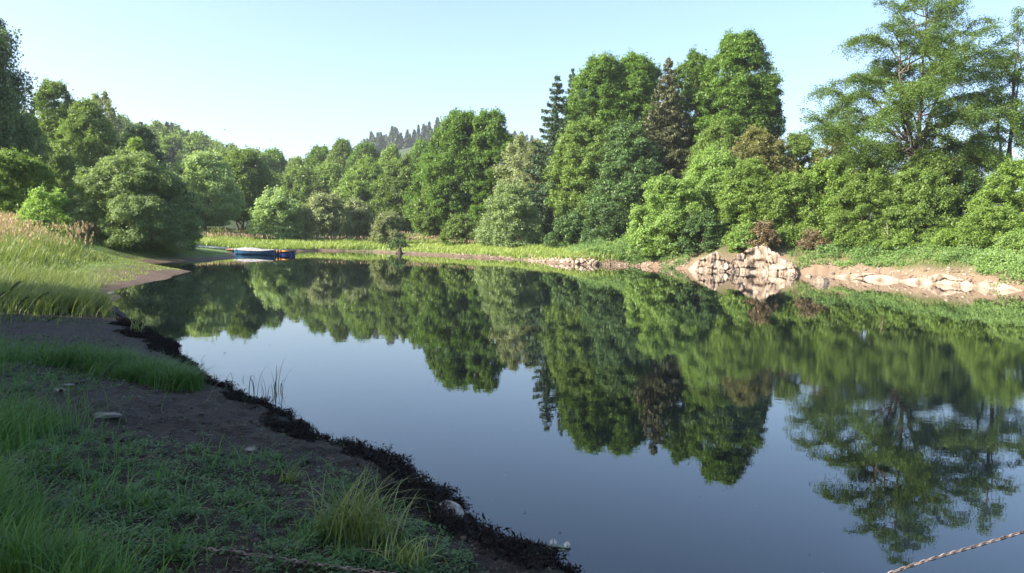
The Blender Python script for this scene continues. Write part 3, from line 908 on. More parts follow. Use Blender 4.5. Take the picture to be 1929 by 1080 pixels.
def blades(rng, X, Y, Z, h, w_, lean=.5, segs=3, wind=(.3, .1), droop=1.0):
    n = len(X)
    a = rng.random(n) * 2 * np.pi
    dx = np.cos(a); dy = np.sin(a)
    ln = lean * (.25 + .9 * rng.random(n)) * h
    V = np.empty((n, (segs + 1) * 2, 3))
    for i in range(segs + 1):
        t = i / segs
        px = X + (dx * ln + wind[0] * h * .5) * t ** 1.8; py = Y + (dy * ln + wind[1] * h * .5) * t ** 1.8
        pz = Z + h * (t - droop * .28 * t ** 3 * np.minimum(1, ln / (h * lean + 1e-6)))
        wd = w_ * (1 - t) ** .7 * .5 + w_ * .04
        V[:, 2 * i] = np.stack([px - dy * wd, py + dx * wd, pz], 1)
        V[:, 2 * i + 1] = np.stack([px + dy * wd, py - dx * wd, pz], 1)
    base = (np.arange(n) * (segs + 1) * 2)[:, None]
    Fs = []
    for i in range(segs):
        Fs.append(np.stack([base[:, 0] + 2 * i, base[:, 0] + 2 * i + 1, base[:, 0] + 2 * i + 3, base[:, 0] + 2 * i + 2], 1))
    return V.reshape(-1, 3), np.concatenate(Fs)

def grass(name, rng, X, Y, h, w_, mat, lean=.5, segs=3, tint=None, label=None, dz=0, droop=1.0, wind=(.3, .1)):
    Z = height(X, Y) - .01 + dz
    V, Fq = blades(rng, X, Y, Z, h, w_, lean, segs, wind, droop)
    if tint is None: tint = rng.random(len(X))
    T = np.repeat(tint, (segs + 1) * 2)
    o = link_mesh(name, np_mesh(name, V, Fq, T), mat=M[mat])
    tag(o, label, 'grass', kind='stuff')
    return o

rng = np.random.default_rng(5)
def P_(px, py, z=.35):
    p = at(px, py, z); return p.x, p.y

# near bank: short weeds in patches over the mud
N = 150000
R_ = 3.0 + 16 * rng.random(N) ** 1.6; A_ = np.radians(-42 + 46 * rng.random(N))
X = R_ * np.sin(A_); Y = R_ * np.cos(A_)
s_, _p = shore(X, Y)
nz = fbm(X * 1.3, Y * 1.3, 41, 4); nf = fbm(X * 5, Y * 5, 43, 3)
pats = []
for px, py, rx, ry, v in [(560, 905, .75, .9, .8), (450, 860, .8, .6, .8), (330, 940, 1.0, .7, .75), (700, 950, .6, .5, .7), (650, 1020, .7, .45, .7), (200, 990, 1.0, .7, .95),
                          (60, 930, .9, 1.6, 1.1), (250, 900, .5, .5, .5), (120, 1060, .9, .5, 1.1), (400, 1040, 1.2, .3, .75), (230, 665, 1.6, 1.2, 1.1), (40, 700, 1.2, 1.6, 1.1),
                          (250, 800, .5, .4, .25), (120, 620, 2.2, 1.2, .8), (100, 560, 3.5, 2.4, 1.0), (540, 860, .6, .4, .7), (0, 850, .8, 2.0, 1.2), (20, 640, 1.5, 2, .9), (80, 596, 4, 1.6, .8), (180, 590, 1.6, 1.0, .6)]:
    x_, y_ = P_(px, py); pats.append((x_, y_, rx, ry, v))
den = ellipse_density(X, Y, pats)
den = den * sstep(.38, .64, nz * .6 + nf * .4 + den * .10) + .03
for mx, my, rx, ry in [P_(130, 612) + (3.0, 1.7), P_(190, 765) + (1.5, .75), P_(330, 770) + (.9, .8), P_(420, 800) + (.6, .5)]:
    den *= 1 - .86 * np.clip(1.5 - ((X - mx) / rx) ** 2 - ((Y - my) / ry) ** 2, 0, 1)
den *= sstep(.3, .8, s_)
den *= .35 + 1.3 * sstep(.40, .62, fbm(X * 9, Y * 9, 47, 2))
k = rng.random(N) < den * .34
wX, wY, wd = X.copy(), Y.copy(), den.copy()
X, Y = X[k], Y[k]
lush = sstep(.55, 1.0, den[k])
h = (.02 + .05 * rng.random(len(X)) ** 2) * (1 + 1.6 * lush * rng.random(len(X)) ** 3) * (.5 + 1.6 * sstep(.4, .75, fbm(X * 4, Y * 4, 49, 2)))
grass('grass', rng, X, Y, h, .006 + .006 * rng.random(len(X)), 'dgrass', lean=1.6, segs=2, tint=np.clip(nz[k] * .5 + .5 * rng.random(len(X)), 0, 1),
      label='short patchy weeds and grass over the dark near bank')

def weeds():
    r = np.random.default_rng(71)
    k = r.random(len(wX)) < wd * .62 + .012
    x, y = wX[k], wY[k]; n = len(x); kk = 5
    P = np.stack([x, y, height(x, y)], 1)[:, None] + r.normal(size=(n, kk, 3)) * np.array([.016, .016, 0])
    P[:, :, 2] += .008 + .03 * r.random((n, kk))
    P = P.reshape(-1, 3); N = unit(rdir(r, len(P)) * .55 + np.array([0, 0, 1.0]))
    L = np.repeat(.010 + .022 * r.random(n) ** 2, kk)
    T = np.repeat(np.clip(fbm(x * 2.2, y * 2.2, 173, 3) + .4 * (r.random(n) - .5), 0, 1), kk * 4)
    V = leaf_quads(r, P, N, L, L * .55)
    o = link_mesh('weeds', np_mesh('weeds', V, quads(len(P)), T), mat=M['weed'])
    tag(o, 'low creeping broad leaved weeds over the shaded near mud', 'weeds', kind='stuff')

# long grass along the left edge
def long_grass(n, boxes, h0, h1, mat, lab, w0=.006, w1=.012, lean=.8, segs=5):
    XX, YY = [], []
    tot = sum(b[4] for b in boxes)
    for px, py, rx, ry, wt in boxes:
        x_, y_ = P_(px, py)
        m_ = int(n * wt / tot)
        q = rng.normal(size=(m_, 2)) * .52
        XX.append(x_ + q[:, 0] * rx); YY.append(y_ + q[:, 1] * ry)
    XX = np.concatenate(XX); YY = np.concatenate(YY)
    ss, _ = shore(XX, YY)
    k = (ss > .3) & (fbm(XX * 2.6, YY * 2.6, 61, 3) > .40)
    XX, YY = XX[k], YY[k]
    grass('long_grass', rng, XX, YY, h0 + (h1 - h0) * rng.random(len(XX)), w0 + (w1 - w0) * rng.random(len(XX)), mat, lean, segs, label=lab)
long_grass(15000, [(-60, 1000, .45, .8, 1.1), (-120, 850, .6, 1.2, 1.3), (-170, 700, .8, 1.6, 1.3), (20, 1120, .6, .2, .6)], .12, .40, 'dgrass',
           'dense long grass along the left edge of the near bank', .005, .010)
long_grass(30000, [(50, 562, 2.2, 1.6, 1.2), (120, 566, 1.3, 1.0, .8), (-60, 560, 3, 3, 1.4), (40, 528, 4, 2.5, 1.5)], .25, .65, 'grass',
           'bright tall grass on the left bank in the dappled light', .010, .018)
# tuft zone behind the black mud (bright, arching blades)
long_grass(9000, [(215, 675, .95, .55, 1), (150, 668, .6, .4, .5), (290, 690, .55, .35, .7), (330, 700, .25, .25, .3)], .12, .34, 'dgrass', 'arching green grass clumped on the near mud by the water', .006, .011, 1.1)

weeds()

# left mound of tall grass with pink seed heads
def mound_grass():
    n = 190000
    X = -42 + 36 * rng.random(n); Y = 16 + 43 * rng.random(n)
    s, _ = shore(X, Y)
    wob = (fbm(X * .5, Y * .5, 71, 3) - .5) * 2.2
    k = (s + wob > 2.9) & (X / Y > -.85) & (X / Y < -.30) & (rng.random(n) < sstep(17, 27, Y + (fbm(X * .6, Y * .6, 73, 3) - .5) * 14) * (.35 + 1.2 * fbm(X * 1.1, Y * 1.1, 75, 2)))
    X, Y, s = X[k], Y[k], s[k]
    h = (.45 + .6 * rng.random(len(X))) * sstep(2.2, 6, s + wob[k])
    h = np.maximum(h, .12)
    grass('tall_grass', rng, X, Y, h, .022 + .02 * rng.random(len(X)), 'grass', .55, 3, label='tall light green grass on the left bank mound')
    # seed heads
    m_ = 75000
    X = -42 + 36 * rng.random(m_); Y = 27 + 34 * rng.random(m_)
    s, _ = shore(X, Y)
    k = (s > 4) & (X / Y > -.85) & (X / Y < -.32) & (rng.random(m_) < sstep(3, 14, s + (Y - 32) * .4))
    X, Y = X[k], Y[k]; n = len(X)
    Z = height(X, Y) + .5 + .65 * rng.random(n)
    P = np.stack([X, Y, Z], 1)
    P = (P[:, None] + rng.normal(size=(n, 4, 3)) * np.array([.02, .02, .07])).reshape(-1, 3)
    N = rdir(rng, len(P)) * np.array([1, 1, .3])
    V = leaf_quads(rng, P, unit(N), .15, .035, .85)
    o = link_mesh('seed_heads', np_mesh('seed_heads', V, quads(len(P)), np.repeat(rng.random(len(P)), 4)), mat=M['seed'])
    tag(o, 'pinkish brown seed heads above the tall grass on the left mound', 'grass', kind='stuff')
mound_grass()

# low yellow green sward on the mud spit
def spit_grass():
    n = 150000
    X = -24 + 20 * rng.random(n); Y = 22 + 40 * rng.random(n)
    s, _ = shore(X, Y)
    w2 = (fbm(X * .6, Y * .6, 81, 3) - .5) * 2.4
    k = (s + w2 > .9) & (s + w2 < 4.2) & (X / Y > -.62)
    X, Y = X[k], Y[k]
    grass('low_grass', rng, X, Y, .03 + .07 * rng.random(len(X)) ** 2, .018 + .012 * rng.random(len(X)), 'meadow', .9, 2, label='low yellow green sward on the mud spit by the left bank')
spit_grass()

# far meadow
def meadow():
    n = 220000
    A_ = np.radians(-25 + 34 * rng.random(n)); R_ = 48 + 78 * rng.random(n) ** 1.25
    X = R_ * np.sin(A_); Y = R_ * np.cos(A_)
    s, p = shore(X, Y)
    wob = (fbm(X * .4, Y * .4, 91, 3) - .5) * 1.6
    k = (s + wob * .5 > .42) & ((964 + X / Y * F > 470) | (s > 3.6) | (Y > 72))
    X, Y, s = X[k], Y[k], s[k]
    n = len(X)
    hh = (.18 + .38 * rng.random(n)) * (.7 + .9 * fbm(X * .25, Y * .25, 95, 3))
    tint = np.clip(fbm(X * .12, Y * .12, 97, 3) * .8 + .35 * rng.random(n) - .05, 0, 1)
    grass('meadow_grass', rng, X, Y, hh, .06 + .05 * rng.random(n), 'meadow', .6, 2, tint=tint, label='bright green meadow grass on the far bank')
    m_ = 9000
    A_ = np.radians(-24 + 26 * rng.random(m_)); R_ = 80 + 38 * rng.random(m_)
    X = R_ * np.sin(A_); Y = R_ * np.cos(A_)
    s, p = shore(X, Y); k = (s > 7) & (fbm(X * .15, Y * .15, 99, 2) > .42)
    X, Y = X[k], Y[k]; n = len(X)
    P = np.stack([X, Y, height(X, Y) + .55 + .3 * rng.random(n)], 1)
    V = leaf_quads(rng, P, rdir(rng, n), .34, .10, .85)
    o = link_mesh('meadow_seed_heads', np_mesh('meadow_seed_heads', V, quads(n), np.repeat(rng.random(n), 4)), mat=M['seed'])
    tag(o, 'brownish seed heads over the far meadow', 'grass', kind='stuff')
meadow()

# right bank: undergrowth and grass on the slope
def right_bank():
    n = 150000
    A_ = np.radians(4 + 42 * rng.random(n)); R_ = 38 + 42 * rng.random(n)
    X = R_ * np.sin(A_); Y = R_ * np.cos(A_)
    s, p = shore(X, Y)
    px = 964 + X / Y * F
    lim = np.interp(px, [1000, 1100, 1180, 1290, 1300, 1450, 1490, 1540, 1600, 1690, 1750, 1830, 1900, 2100], [2.0, 1.6, .6, .5, 3.0, 3.0, 1.0, .7, .9, 1.1, 1.5, 1.2, .8, .6])
    wob = (fbm(X * .7, Y * .7, 111, 3) - .5) * 1.6
    k = (s + wob > lim) & (s < 14)
    X, Y, s = X[k], Y[k], s[k]
    n = len(X)
    hh = (.10 + .35 * rng.random(n)) * (.5 + fbm(X * .5, Y * .5, 113, 3))
    tint = np.clip(.15 + .5 * fbm(X * .3, Y * .3, 115, 3) + .3 * rng.random(n), 0, 1)
    grass('bank_grass', rng, X, Y, hh, .02 + .02 * rng.random(n), 'grass', .6, 2, tint=tint, label='grass and low plants on the sunny right bank')
right_bank()

def undergrowth():
    r = np.random.default_rng(61)
    n = 42000
    A_ = np.radians(4 + 41 * r.random(n)); R_ = 38 + 36 * r.random(n)
    X = R_ * np.sin(A_); Y = R_ * np.cos(A_)
    s, p = shore(X, Y)
    px = 964 + X / Y * F
    lim = np.interp(px, [1040, 1120, 1180, 1290, 1300, 1480, 1495, 1560, 1600, 1690, 1720, 1830, 1850, 2100], [3.0, .9, .1, .1, 2.0, 2.0, .1, .2, .9, 1.0, 1.7, 1.3, .2, .0])
    wob = (fbm(X * .9, Y * .9, 163, 3) - .5) * 1.8
    den = sstep(.36, .6, fbm(X * .7, Y * .7, 165, 3))
    k = (s + wob > lim) & (s < 9) & (r.random(n) < .25 + .75 * den)
    X, Y, s = X[k], Y[k], s[k]
    n = len(X); kk = 26
    h = (.08 + 1.5 * fbm(X * .9, Y * .9, 167, 3) ** 2) * (.5 + .8 * r.random(n))
    P = np.stack([X, Y, height(X, Y)], 1)[:, None] + r.normal(size=(n, kk, 3)) * np.array([.13, .13, 0])
    P[:, :, 2] += h[:, None] * r.random((n, kk)) ** .7
    T = np.repeat(np.clip(fbm(X * .45, Y * .45, 169, 3) * .9 + .25 * (r.random(n) - .5), 0, 1), kk * 4) + np.repeat(.3 * (r.random(n * kk) - .5), 4)
    P = P.reshape(-1, 3); N = unit(rdir(r, len(P)) * .8 + np.array([-.3, -.4, .8]))
    sz = .085 + .07 * r.random(len(P))
    V = leaf_quads(r, P, N, sz, sz * .6)
    o = link_mesh('undergrowth', np_mesh('undergrowth', V, quads(len(P)), np.clip(T, 0, 1)), mat=M['herb'])
    tag(o, 'leafy herbs and brambles covering the sunny right bank down to the water', 'undergrowth', kind='stuff')
undergrowth()

# black root crust at the edge of the near mud
def fringe():
    pts = []
    L_ = list(range(0, 21))
    n = 46000
    seg = P2[:22]
    dl = np.linalg.norm(np.diff(seg, axis=0), axis=1); cs = np.concatenate([[0], np.cumsum(dl)])
    u = rng.random(n) * cs[-1]
    i = np.clip(np.searchsorted(cs, u) - 1, 0, len(dl) - 1); f = ((u - cs[i]) / dl[i])[:, None]
    P = seg[i] * (1 - f) + seg[i + 1] * f
    d = (seg[i + 1] - seg[i]) / dl[i][:, None]; nrm = np.stack([d[:, 1], -d[:, 0]], 1)
    X0, Y0 = P[:, 0], P[:, 1]
    off = rng.random(n) ** 1.6 * .75 - .16
    sg, _ = shore(X0 + nrm[:, 0] * .3, Y0 + nrm[:, 1] * .3)
    sgn = np.where(sg > 0, 1, -1)
    X = X0 + nrm[:, 0] * off * sgn; Y = Y0 + nrm[:, 1] * off * sgn
    cl = fbm(X * 4.5, Y * 4.5, 121, 3)
    s, p = shore(X, Y)
    s2 = s + (fbm(X * 1.6, Y * 1.6, 3, 3) - .5) * .35
    k = (cl > .42) & (s2 > -.10) & (s2 < -.02 + .72 * fbm(X * 1.1, Y * 1.1, 131, 2) ** 1.3) & (np.hypot(X, Y) < 19)
    X, Y, cl, s2 = X[k], Y[k], cl[k], s2[k]
    n = len(X)
    Z = np.maximum(height(X, Y), 0)
    hgt = (cl - .38) * .33
    m_ = 6
    Pn = np.stack([X, Y, Z], 1)[:, None] + rng.normal(size=(n, m_, 3)) * np.array([.03, .03, .0])
    Pn[:, :, 2] += rng.random((n, m_)) * hgt[:, None] * np.clip(1.2 - s2, .3, 1)[:, None]
    Pn = Pn.reshape(-1, 3)
    N = rdir(rng, len(Pn))
    V = leaf_quads(rng, Pn, N, .012 + .085 * rng.random(len(Pn)) ** 4, .005 + .014 * rng.random(len(Pn)) ** 2)
    o = link_mesh('black_roots', np_mesh('black_roots', V, quads(len(Pn)), np.repeat(rng.random(len(Pn)), 4)), mat=M['fringe'])
    tag(o, 'black crust of roots and rotting plants along the near water edge', 'roots', kind='stuff')
fringe()

# ------------------------------------------------------------------ single grass tufts
def tuft(px, py, n, h, spread, lab, mat='dgrass', seed=0, lean=.9, w_=.011, z=.3, name='grass_tuft', cat='grass tuft', group=None):
    r = np.random.default_rng(seed + 50)
    x_, y_ = P_(px, py, z)
    X = r.normal(size=n) * spread * .5; Y = r.normal(size=n) * spread * .4
    g = hz(x_, y_)
    Z = height(X + x_, Y + y_) - g - .02
    hh = h * (.45 + .6 * r.random(n))
    V, Fq = blades(r, X, Y, Z, hh, w_ * (.6 + .6 * r.random(n)), lean, 7, (.15, 0), 1.7)
    o = link_mesh(name, np_mesh(name, V, Fq, np.repeat(r.random(n), 16)), mat=M[mat])
    o.location = (x_, y_, g)
    tag(o, lab, cat, group)
    return o
tuft(668, 1010, 230, .50, .20, 'tallest bright green grass tuft near the white edged rock', 'grass', 1)
tuft(770, 1045, 90, .26, .16, 'smaller grass tuft just right and below the tallest tuft', 'grass', 2)
tuft(600, 1020, 50, .24, .14, 'thin grass tuft on the left side of the tallest tuft', 'dgrass', 3)
tuft(258, 628, 26, .55, .10, 'lone sunlit leafy stalk at the water edge in the left middle', 'grass', 4, w_=.02, z=.1)
tuft(275, 975, 80, .20, .12, 'dark upright weed tuft in the lower left ground', 'dgrass', 5)
tuft(540, 890, 40, .18, .08, 'small tuft of upright blades behind the tallest tuft', 'grass', 6)
tuft(450, 940, 60, .18, .22, 'low spreading tuft left of the chain end', 'dgrass', 7)
tuft(330, 1062, 60, .22, .3, 'arching blades along the bottom edge left of the chain', 'dgrass', 8)
tuft(95, 560, 150, .6, .5, 'brightly lit grass clump in the dappled light on the left bank', 'meadow', 9, w_=.016)

# reeds standing in the water
def reeds(px, py, n, h, spread, lab, seed):
    r = np.random.default_rng(seed)
    p = at(px, py, 0)
    X = r.normal(size=n) * spread; Y = r.normal(size=n) * spread * .8
    V, Fq = blades(r, X, Y, np.full(n, -.05), h * (.4 + .7 * r.random(n)), .007 + .004 * r.random(n), .55, 9, (.1, 0), 2.6)
    o = link_mesh('reeds', np_mesh('reeds', V, Fq, np.repeat(r.random(n) * .4, 20)), mat=M['reed'])
    o.location = (p.x, p.y, 0)
    tag(o, lab, 'reeds')
reeds(505, 742, 20, .62, .24, 'sparse bent reed stalks rising from open water off the muddy bank', 1)
reeds(415, 716, 12, .32, .16, 'short thin reeds close to the muddy edge behind the bent stalks', 2)
reeds(436, 738, 8, .25, .10, 'few short stalks between the mud edge and the bent reeds', 3)
reeds(372, 690, 6, .40, .10, 'single arching stalk above the grassy mud edge', 4)
reeds(554, 790, 6, .22, .06, 'tiny stalks by the black crust below the bent reeds', 5)

# dark grass stalks with seed heads close on the left
def near_stalks():
    r = np.random.default_rng(8)
    for i, (px, py, h, lx, lab) in enumerate([(-8, 640, 1.25, .38, 'dark seeding grass stalk leaning in at left edge, uppermost'), (8, 660, 1.05, .34, 'dark seeding grass stalk at left edge, below the uppermost'),
                                              (40, 620, .95, .45, 'dark seeding grass stalk with long level head left of the mound grass'), (60, 640, .62, .40, 'dark seeding grass stalk reaching right over the low bank'),
                                              (-20, 620, .95, .25, 'dark seeding grass stalk half hidden at the left edge')]):
        x_, y_ = P_(px, py, .4); g = hz(x_, y_)
        acc = Acc()
        pts = np.array([[lx * t ** 2.0, 0, h * (t - .22 * t ** 3)] for t in np.linspace(0, 1, 12)])
        tube(acc, pts, np.linspace(.004, .0015, 12), 4)
        hd = []
        for j in range(150):
            t = .76 + .24 * r.random(); k_ = t * 11; k0 = min(int(k_), 10)
            hd.append(pts[k0] * (1 - (k_ - k0)) + pts[k0 + 1] * (k_ - k0) + r.normal(size=3) * .006)
        hd = np.array(hd)
        V = leaf_quads(r, hd, rdir(r, len(hd)), .03, .008, .1)
        acc.add(V, quads(len(hd)), .3)
        o = link_mesh('grass_stalk', acc.mesh('grass_stalk'), mat=M['reed'])
        o.location = (x_, y_, g)
        tag(o, lab, 'grass stalk', 'seeding stalks at the left edge')
near_stalks()

# ------------------------------------------------------------------ stones and rock
ROCK = noise_mat('pale_rock', (.115, .080, .055), (.40, .32, .25), 1.5, .9, .9, 7, detail=9, dist=.10)
STONE = noise_mat('grey_stone', (.07, .065, .06), (.24, .23, .21), 9, .8, .6, 40, dist=.01)
DARKR = noise_mat('dark_wet_rock', (.012, .010, .009), (.05, .045, .04), 12, .5, .6, 40, dist=.01)

def rock_mesh(name, r, sx, sy, sz, sub=4, amp=.35, facets=9, flat=True):
    import bmesh
    bm = bmesh.new()
    bmesh.ops.create_icosphere(bm, subdivisions=sub, radius=1)
    V = np.array([v.co[:] for v in bm.verts])
    # cut with random planes for facets
    for i in range(facets):
        d = unit(r.normal(size=(1, 3)))[0]; o = .55 + .3 * r.random()
        t = V @ d - o
        V = V - np.maximum(t, 0)[:, None] * d * .92
    sd = int(r.integers(1000))
    nn = (fbm(V[:, 0] * 2.4 + V[:, 2] * 1.7, V[:, 1] * 2.4 - V[:, 2] * 1.3, sd, 5) - .5)
    n2 = (fbm(V[:, 0] * 7 + V[:, 2] * 5, V[:, 1] * 7 - V[:, 2] * 3, sd + 3, 4) - .5)
    V = V * (1 + amp * nn + amp * .45 * n2)[:, None] * np.array([sx, sy, sz])
    for v, c in zip(bm.verts, V): v.co = c
    me = bpy.data.meshes.new(name); bm.to_mesh(me); bm.free()
    return me

def stone(px, py, sx, sy, sz, lab, mat, seed, z=.3, name='stone', group=None, sink=.3, rot=0, w=None, cat='stone'):
    r = np.random.default_rng(seed)
    if w is None: x_, y_ = P_(px, py, z)
    else: x_, y_ = w
    o = link_mesh(name, rock_mesh(name, r, sx, sy, sz), mat=mat)
    o.location = (x_, y_, max(hz(x_, y_), -.05) + sz * (.5 - sink))
    o.rotation_euler.z = rot
    tag(o, lab, cat, group)
    return o
stone(111, 737, .085, .06, .035, 'flat pale stone on the mud, lowest of the close pair', STONE, 1)
stone(128, 722, .11, .045, .022, 'thin pale stone on the mud, just above the flat one', STONE, 2)
stone(58, 720, .07, .04, .02, 'small pale stone by the left grass', STONE, 3)
stone(197, 782, .15, .06, .028, 'long ragged pale stone lying mid mud', STONE, 4, rot=.15)
stone(158, 810, .07, .035, .02, 'small oval stone below the long ragged one', STONE, 5)
stone(472, 832, .055, .04, .035, 'grey stone by the grass edge near the black crust', STONE, 6)
stone(395, 800, .04, .03, .015, 'tiny pale stone in the middle of the mud', STONE, 7)
stone(846, 968, .105, .09, .085, 'white streaked grey rock at the tip of the near bank', noise_mat('streaked_rock', (.03, .03, .028), (.34, .33, .30), 14, .8, .6, 30, dist=.01), 8, z=.1)
stone(840, 942, .06, .05, .05, 'black wet rock sitting behind the white streaked rock', DARKR, 9, z=.15)
stone(270, 500, .35, .2, .08, 'pale stone at the mouth of the narrow inlet', STONE, 10, z=.05)
stone(207, 554, .18, .1, .07, 'pale stone in the shallow shaded edge at left', STONE, 11, z=.03)
# rock outcrop
def outcrop():
    def ledge(name, pxs, hts, depth, lab, seed, n=150, crag=.5):
        r = np.random.default_rng(seed)
        px = np.linspace(pxs[0], pxs[-1], n)
        py = np.interp(px, [a[0] for a in SH[32:]], [a[1] for a in SH[32:]])
        base = np.array([tuple(at(a_, b_ + .5, 0)) for a_, b_ in zip(px, py)])
        H = np.interp(px, pxs, hts)
        u = np.concatenate([[0], np.cumsum(np.linalg.norm(np.diff(base, axis=0), axis=1))])
        H = H * (.72 + .5 * fbm(u * 1.1, u * 0, seed, 4)) + .02
        back = unit(base[:, :2])
        m_ = 34; V = []
        for j in range(m_):
            v = j / (m_ - 1)
            if v < .7:
                z = -.25 + (H + .25) * (v / .7); rr = .55 * H * (v / .7) ** 1.3 * .5
            else:
                q = (v - .7) / .3; z = H - q * (H + .4); rr = .27 * H + depth * q
            st = np.floor((z + .6 * fbm(u * .9, z * .5, seed + 2, 3)) * 1.7) / 1.7
            n1 = fbm(u * 1.3 + st * 1.7, z * 1.1 + 7, seed + 5, 4) - .5
            n2 = np.abs(fbm(u * 1.25 + z * .5, z * .55, seed + 9, 4) - .5) * 2
            ed = sstep(0, .5, H)
            out = (n1 * 1.5 + .40 - .42 * np.exp(-n2 * 12)) * crag * ed * (1 if v < .75 else .4) + (st - z) * .22 * ed
            V.append(np.stack([base[:, 0] + back[:, 0] * (rr - out), base[:, 1] + back[:, 1] * (rr - out), z + (n2 - .3) * .06 * ed], 1))
        V = np.stack(V, 0).reshape(-1, 3)
        idx = np.arange(m_ * n).reshape(m_, n)
        Fq = np.stack([idx[:-1, :-1], idx[:-1, 1:], idx[1:, 1:], idx[1:, :-1]], -1).reshape(-1, 4)
        c = V.mean(0) * [1, 1, 0]
        o = link_mesh(name, np_mesh(name, V - c, Fq), mat=ROCK); o.location = c
        tag(o, lab, 'rock')
    ledge('rock_outcrop', [1296, 1312, 1330, 1350, 1366, 1376], [0, .8, 1.15, 1.25, .8, .1], 1.2, 'low rounded pale rock at the left end of the outcrop', 201)
    ledge('rock_outcrop', [1370, 1385, 1398, 1410, 1424, 1440, 1452, 1462, 1474, 1490, 1502], [.4, 1.2, 1.35, 1.8, 1.9, 2.15, 1.7, 1.75, 1.2, .9, .1], 1.8, 'tall craggy pale rock face with brown top rising from the water', 202, 260, .42)
    ledge('rock_shelf', [1556, 1585, 1610, 1640, 1655, 1680, 1705], [0, .15, .27, .4, .32, .22, .04], 1.0, 'long low bright rock shelf at the water below the grassy patch', 203, 170, .3)
    ledge('rock_shelf', [1700, 1720, 1745, 1770, 1795, 1815, 1838], [.08, .25, .4, .7, .6, .38, .08], 1.2, 'rounded pale brown rock at the water, right of the long low shelf', 204, 150, .4)
    ledge('rock_shelf', [1832, 1850, 1870, 1895, 1925], [.08, .35, .4, .25, 0], 1.0, 'last pale rock ledge before the right corner bush', 205, 110, .35)
    specs = [(1489, 519, .35, 'white stone at the water right of the outcrop, left one'), (1522, 520, .3, 'white stone at the water right of the outcrop, right one'),
             (1548, 503, .45, 'grey white boulder in the grass under the dead brown scrub')]
    for i, (px, py, q, lab) in enumerate(specs):
        stone(px, py, q, q * .7, q * .75, lab, ROCK, 130 + i, z=.05 if py > 510 else .9, name='boulder', cat='boulder')
outcrop()

# rubble along the far and right shores
def rubble():
    import bmesh
    r = np.random.default_rng(9)
    base = [rock_mesh('x', r, 1, .8, .6, 1, .3, 5) for i in range(3)]
    BV = []
    for b in base:
        v = np.empty(len(b.vertices) * 3, dtype=np.float32); b.vertices.foreach_get('co', v)
        f = np.empty(len(b.polygons) * 3, dtype=np.int32); b.polygons.foreach_get('vertices', f)
        BV.append((v.reshape(-1, 3), f.reshape(-1, 3))); bpy.data.meshes.remove(b)
    acc = Acc()
    def strip(px0, px1, n, s0, s1, q0, q1):
        for i in range(n):
            px = px0 + (px1 - px0) * r.random()
            py = np.interp(px, [a[0] for a in SH[32:]], [a[1] for a in SH[32:]])
            p = at(px, py, 0)
            sft = s0 + (s1 - s0) * r.random() ** 1.3
            x, y = p.x * (1 + sft / p.y), p.y + sft
            q = q0 + (q1 - q0) * r.random() ** 2.5
            V, Fq = BV[r.integers(3)]
            a = r.random() * 6.28; c, s_ = math.cos(a), math.sin(a)
            W = V * q
            W = np.stack([W[:, 0] * c - W[:, 1] * s_, W[:, 0] * s_ + W[:, 1] * c, W[:, 2]], 1) + np.array([x, y, hz_fast(x, y) + q * .1])
            acc.add(W, Fq, r.random())
    gx = np.linspace(-20, 40, 121); gy = np.linspace(36, 96, 121)
    GX, GY = np.meshgrid(gx, gy); GZ = height(GX, GY)
    def hz_fast(x, y):
        i = (x - gx[0]) / .5; j = (y - gy[0]) / .5
        i = min(max(i, 0), 118.9); j = min(max(j, 0), 118.9)
        i0, j0 = int(i), int(j); a, b = i - i0, j - j0
        return float(GZ[j0, i0] * (1 - a) * (1 - b) + GZ[j0, i0 + 1] * a * (1 - b) + GZ[j0 + 1, i0] * (1 - a) * b + GZ[j0 + 1, i0 + 1] * a * b)
    strip(995, 1125, 900, 0, 2.6, .07, .28)
    strip(1120, 1290, 350, 0, .8, .05, .18)
    strip(850, 1000, 260, 0, .9, .05, .16)
    strip(1300, 1490, 45, -.2, .6, .05, .2)
    strip(1540, 1900, 420, 0, 1.2, .03, .16)
    strip(620, 860, 120, 0, .8, .04, .1)
    o = link_mesh('rubble', acc.mesh('rubble'), mat=ROCK)
    tag(o, 'pale rubble stones scattered along the far and right water edge', 'rubble', kind='stuff')
rubble()

# dry brown scrub and fern on the right bank
B('dead_scrub', 'mound', 1440, 422, 26, 462, 57.5, 'rust', 'dry brown creeper hanging over the top of the pale outcrop', 'dead scrub', seed=140, cover=.22, lift=True)
B('dead_scrub', 'mound', 1532, 462, 28, 498, 57.5, 'rust', 'dry reddish scrub right of the pale outcrop', 'dead scrub', seed=141, cover=.4)
B('dead_scrub', 'mound', 1570, 428, 14, 500, 57, 'rust', 'upright dead brown bush beside the dry reddish scrub', 'dead scrub', seed=142, cover=.35)
B('bramble_bush', 'mound', 1800, 462, 50, 505, 50.5, 'green', 'low leafy bramble spilling towards the water before the right edge', 'bush', seed=143)
B('hazel_bush', 'mound', 1382, 452, 22, 488, 59, 'alder', 'small bush in the notch between the low and the craggy rock', 'bush', seed=160, lift=True)
B('hazel_bush', 'mound', 1478, 446, 24, 486, 58.5, 'green', 'small bush hanging beside the right of the craggy rock', 'bush', seed=161, lift=True)
B('hazel_bush', 'mound', 1748, 282, 62, 470, 58, 'alder', 'taller bush wrapped around the trunk foot of the tall open crowned tree', 'bush', seed=170)
B('nettle_patch', 'mound', 1620, 466, 60, 500, 56, 'green', 'low patch of nettles on the grassy bank in front of the layered bushes', 'plants', seed=144, cover=.7)
B('nettle_patch', 'mound', 1700, 466, 55, 500, 53.5, 'green', 'low patch of nettles around the leaning bare sapling', 'plants', seed=145, cover=.7)

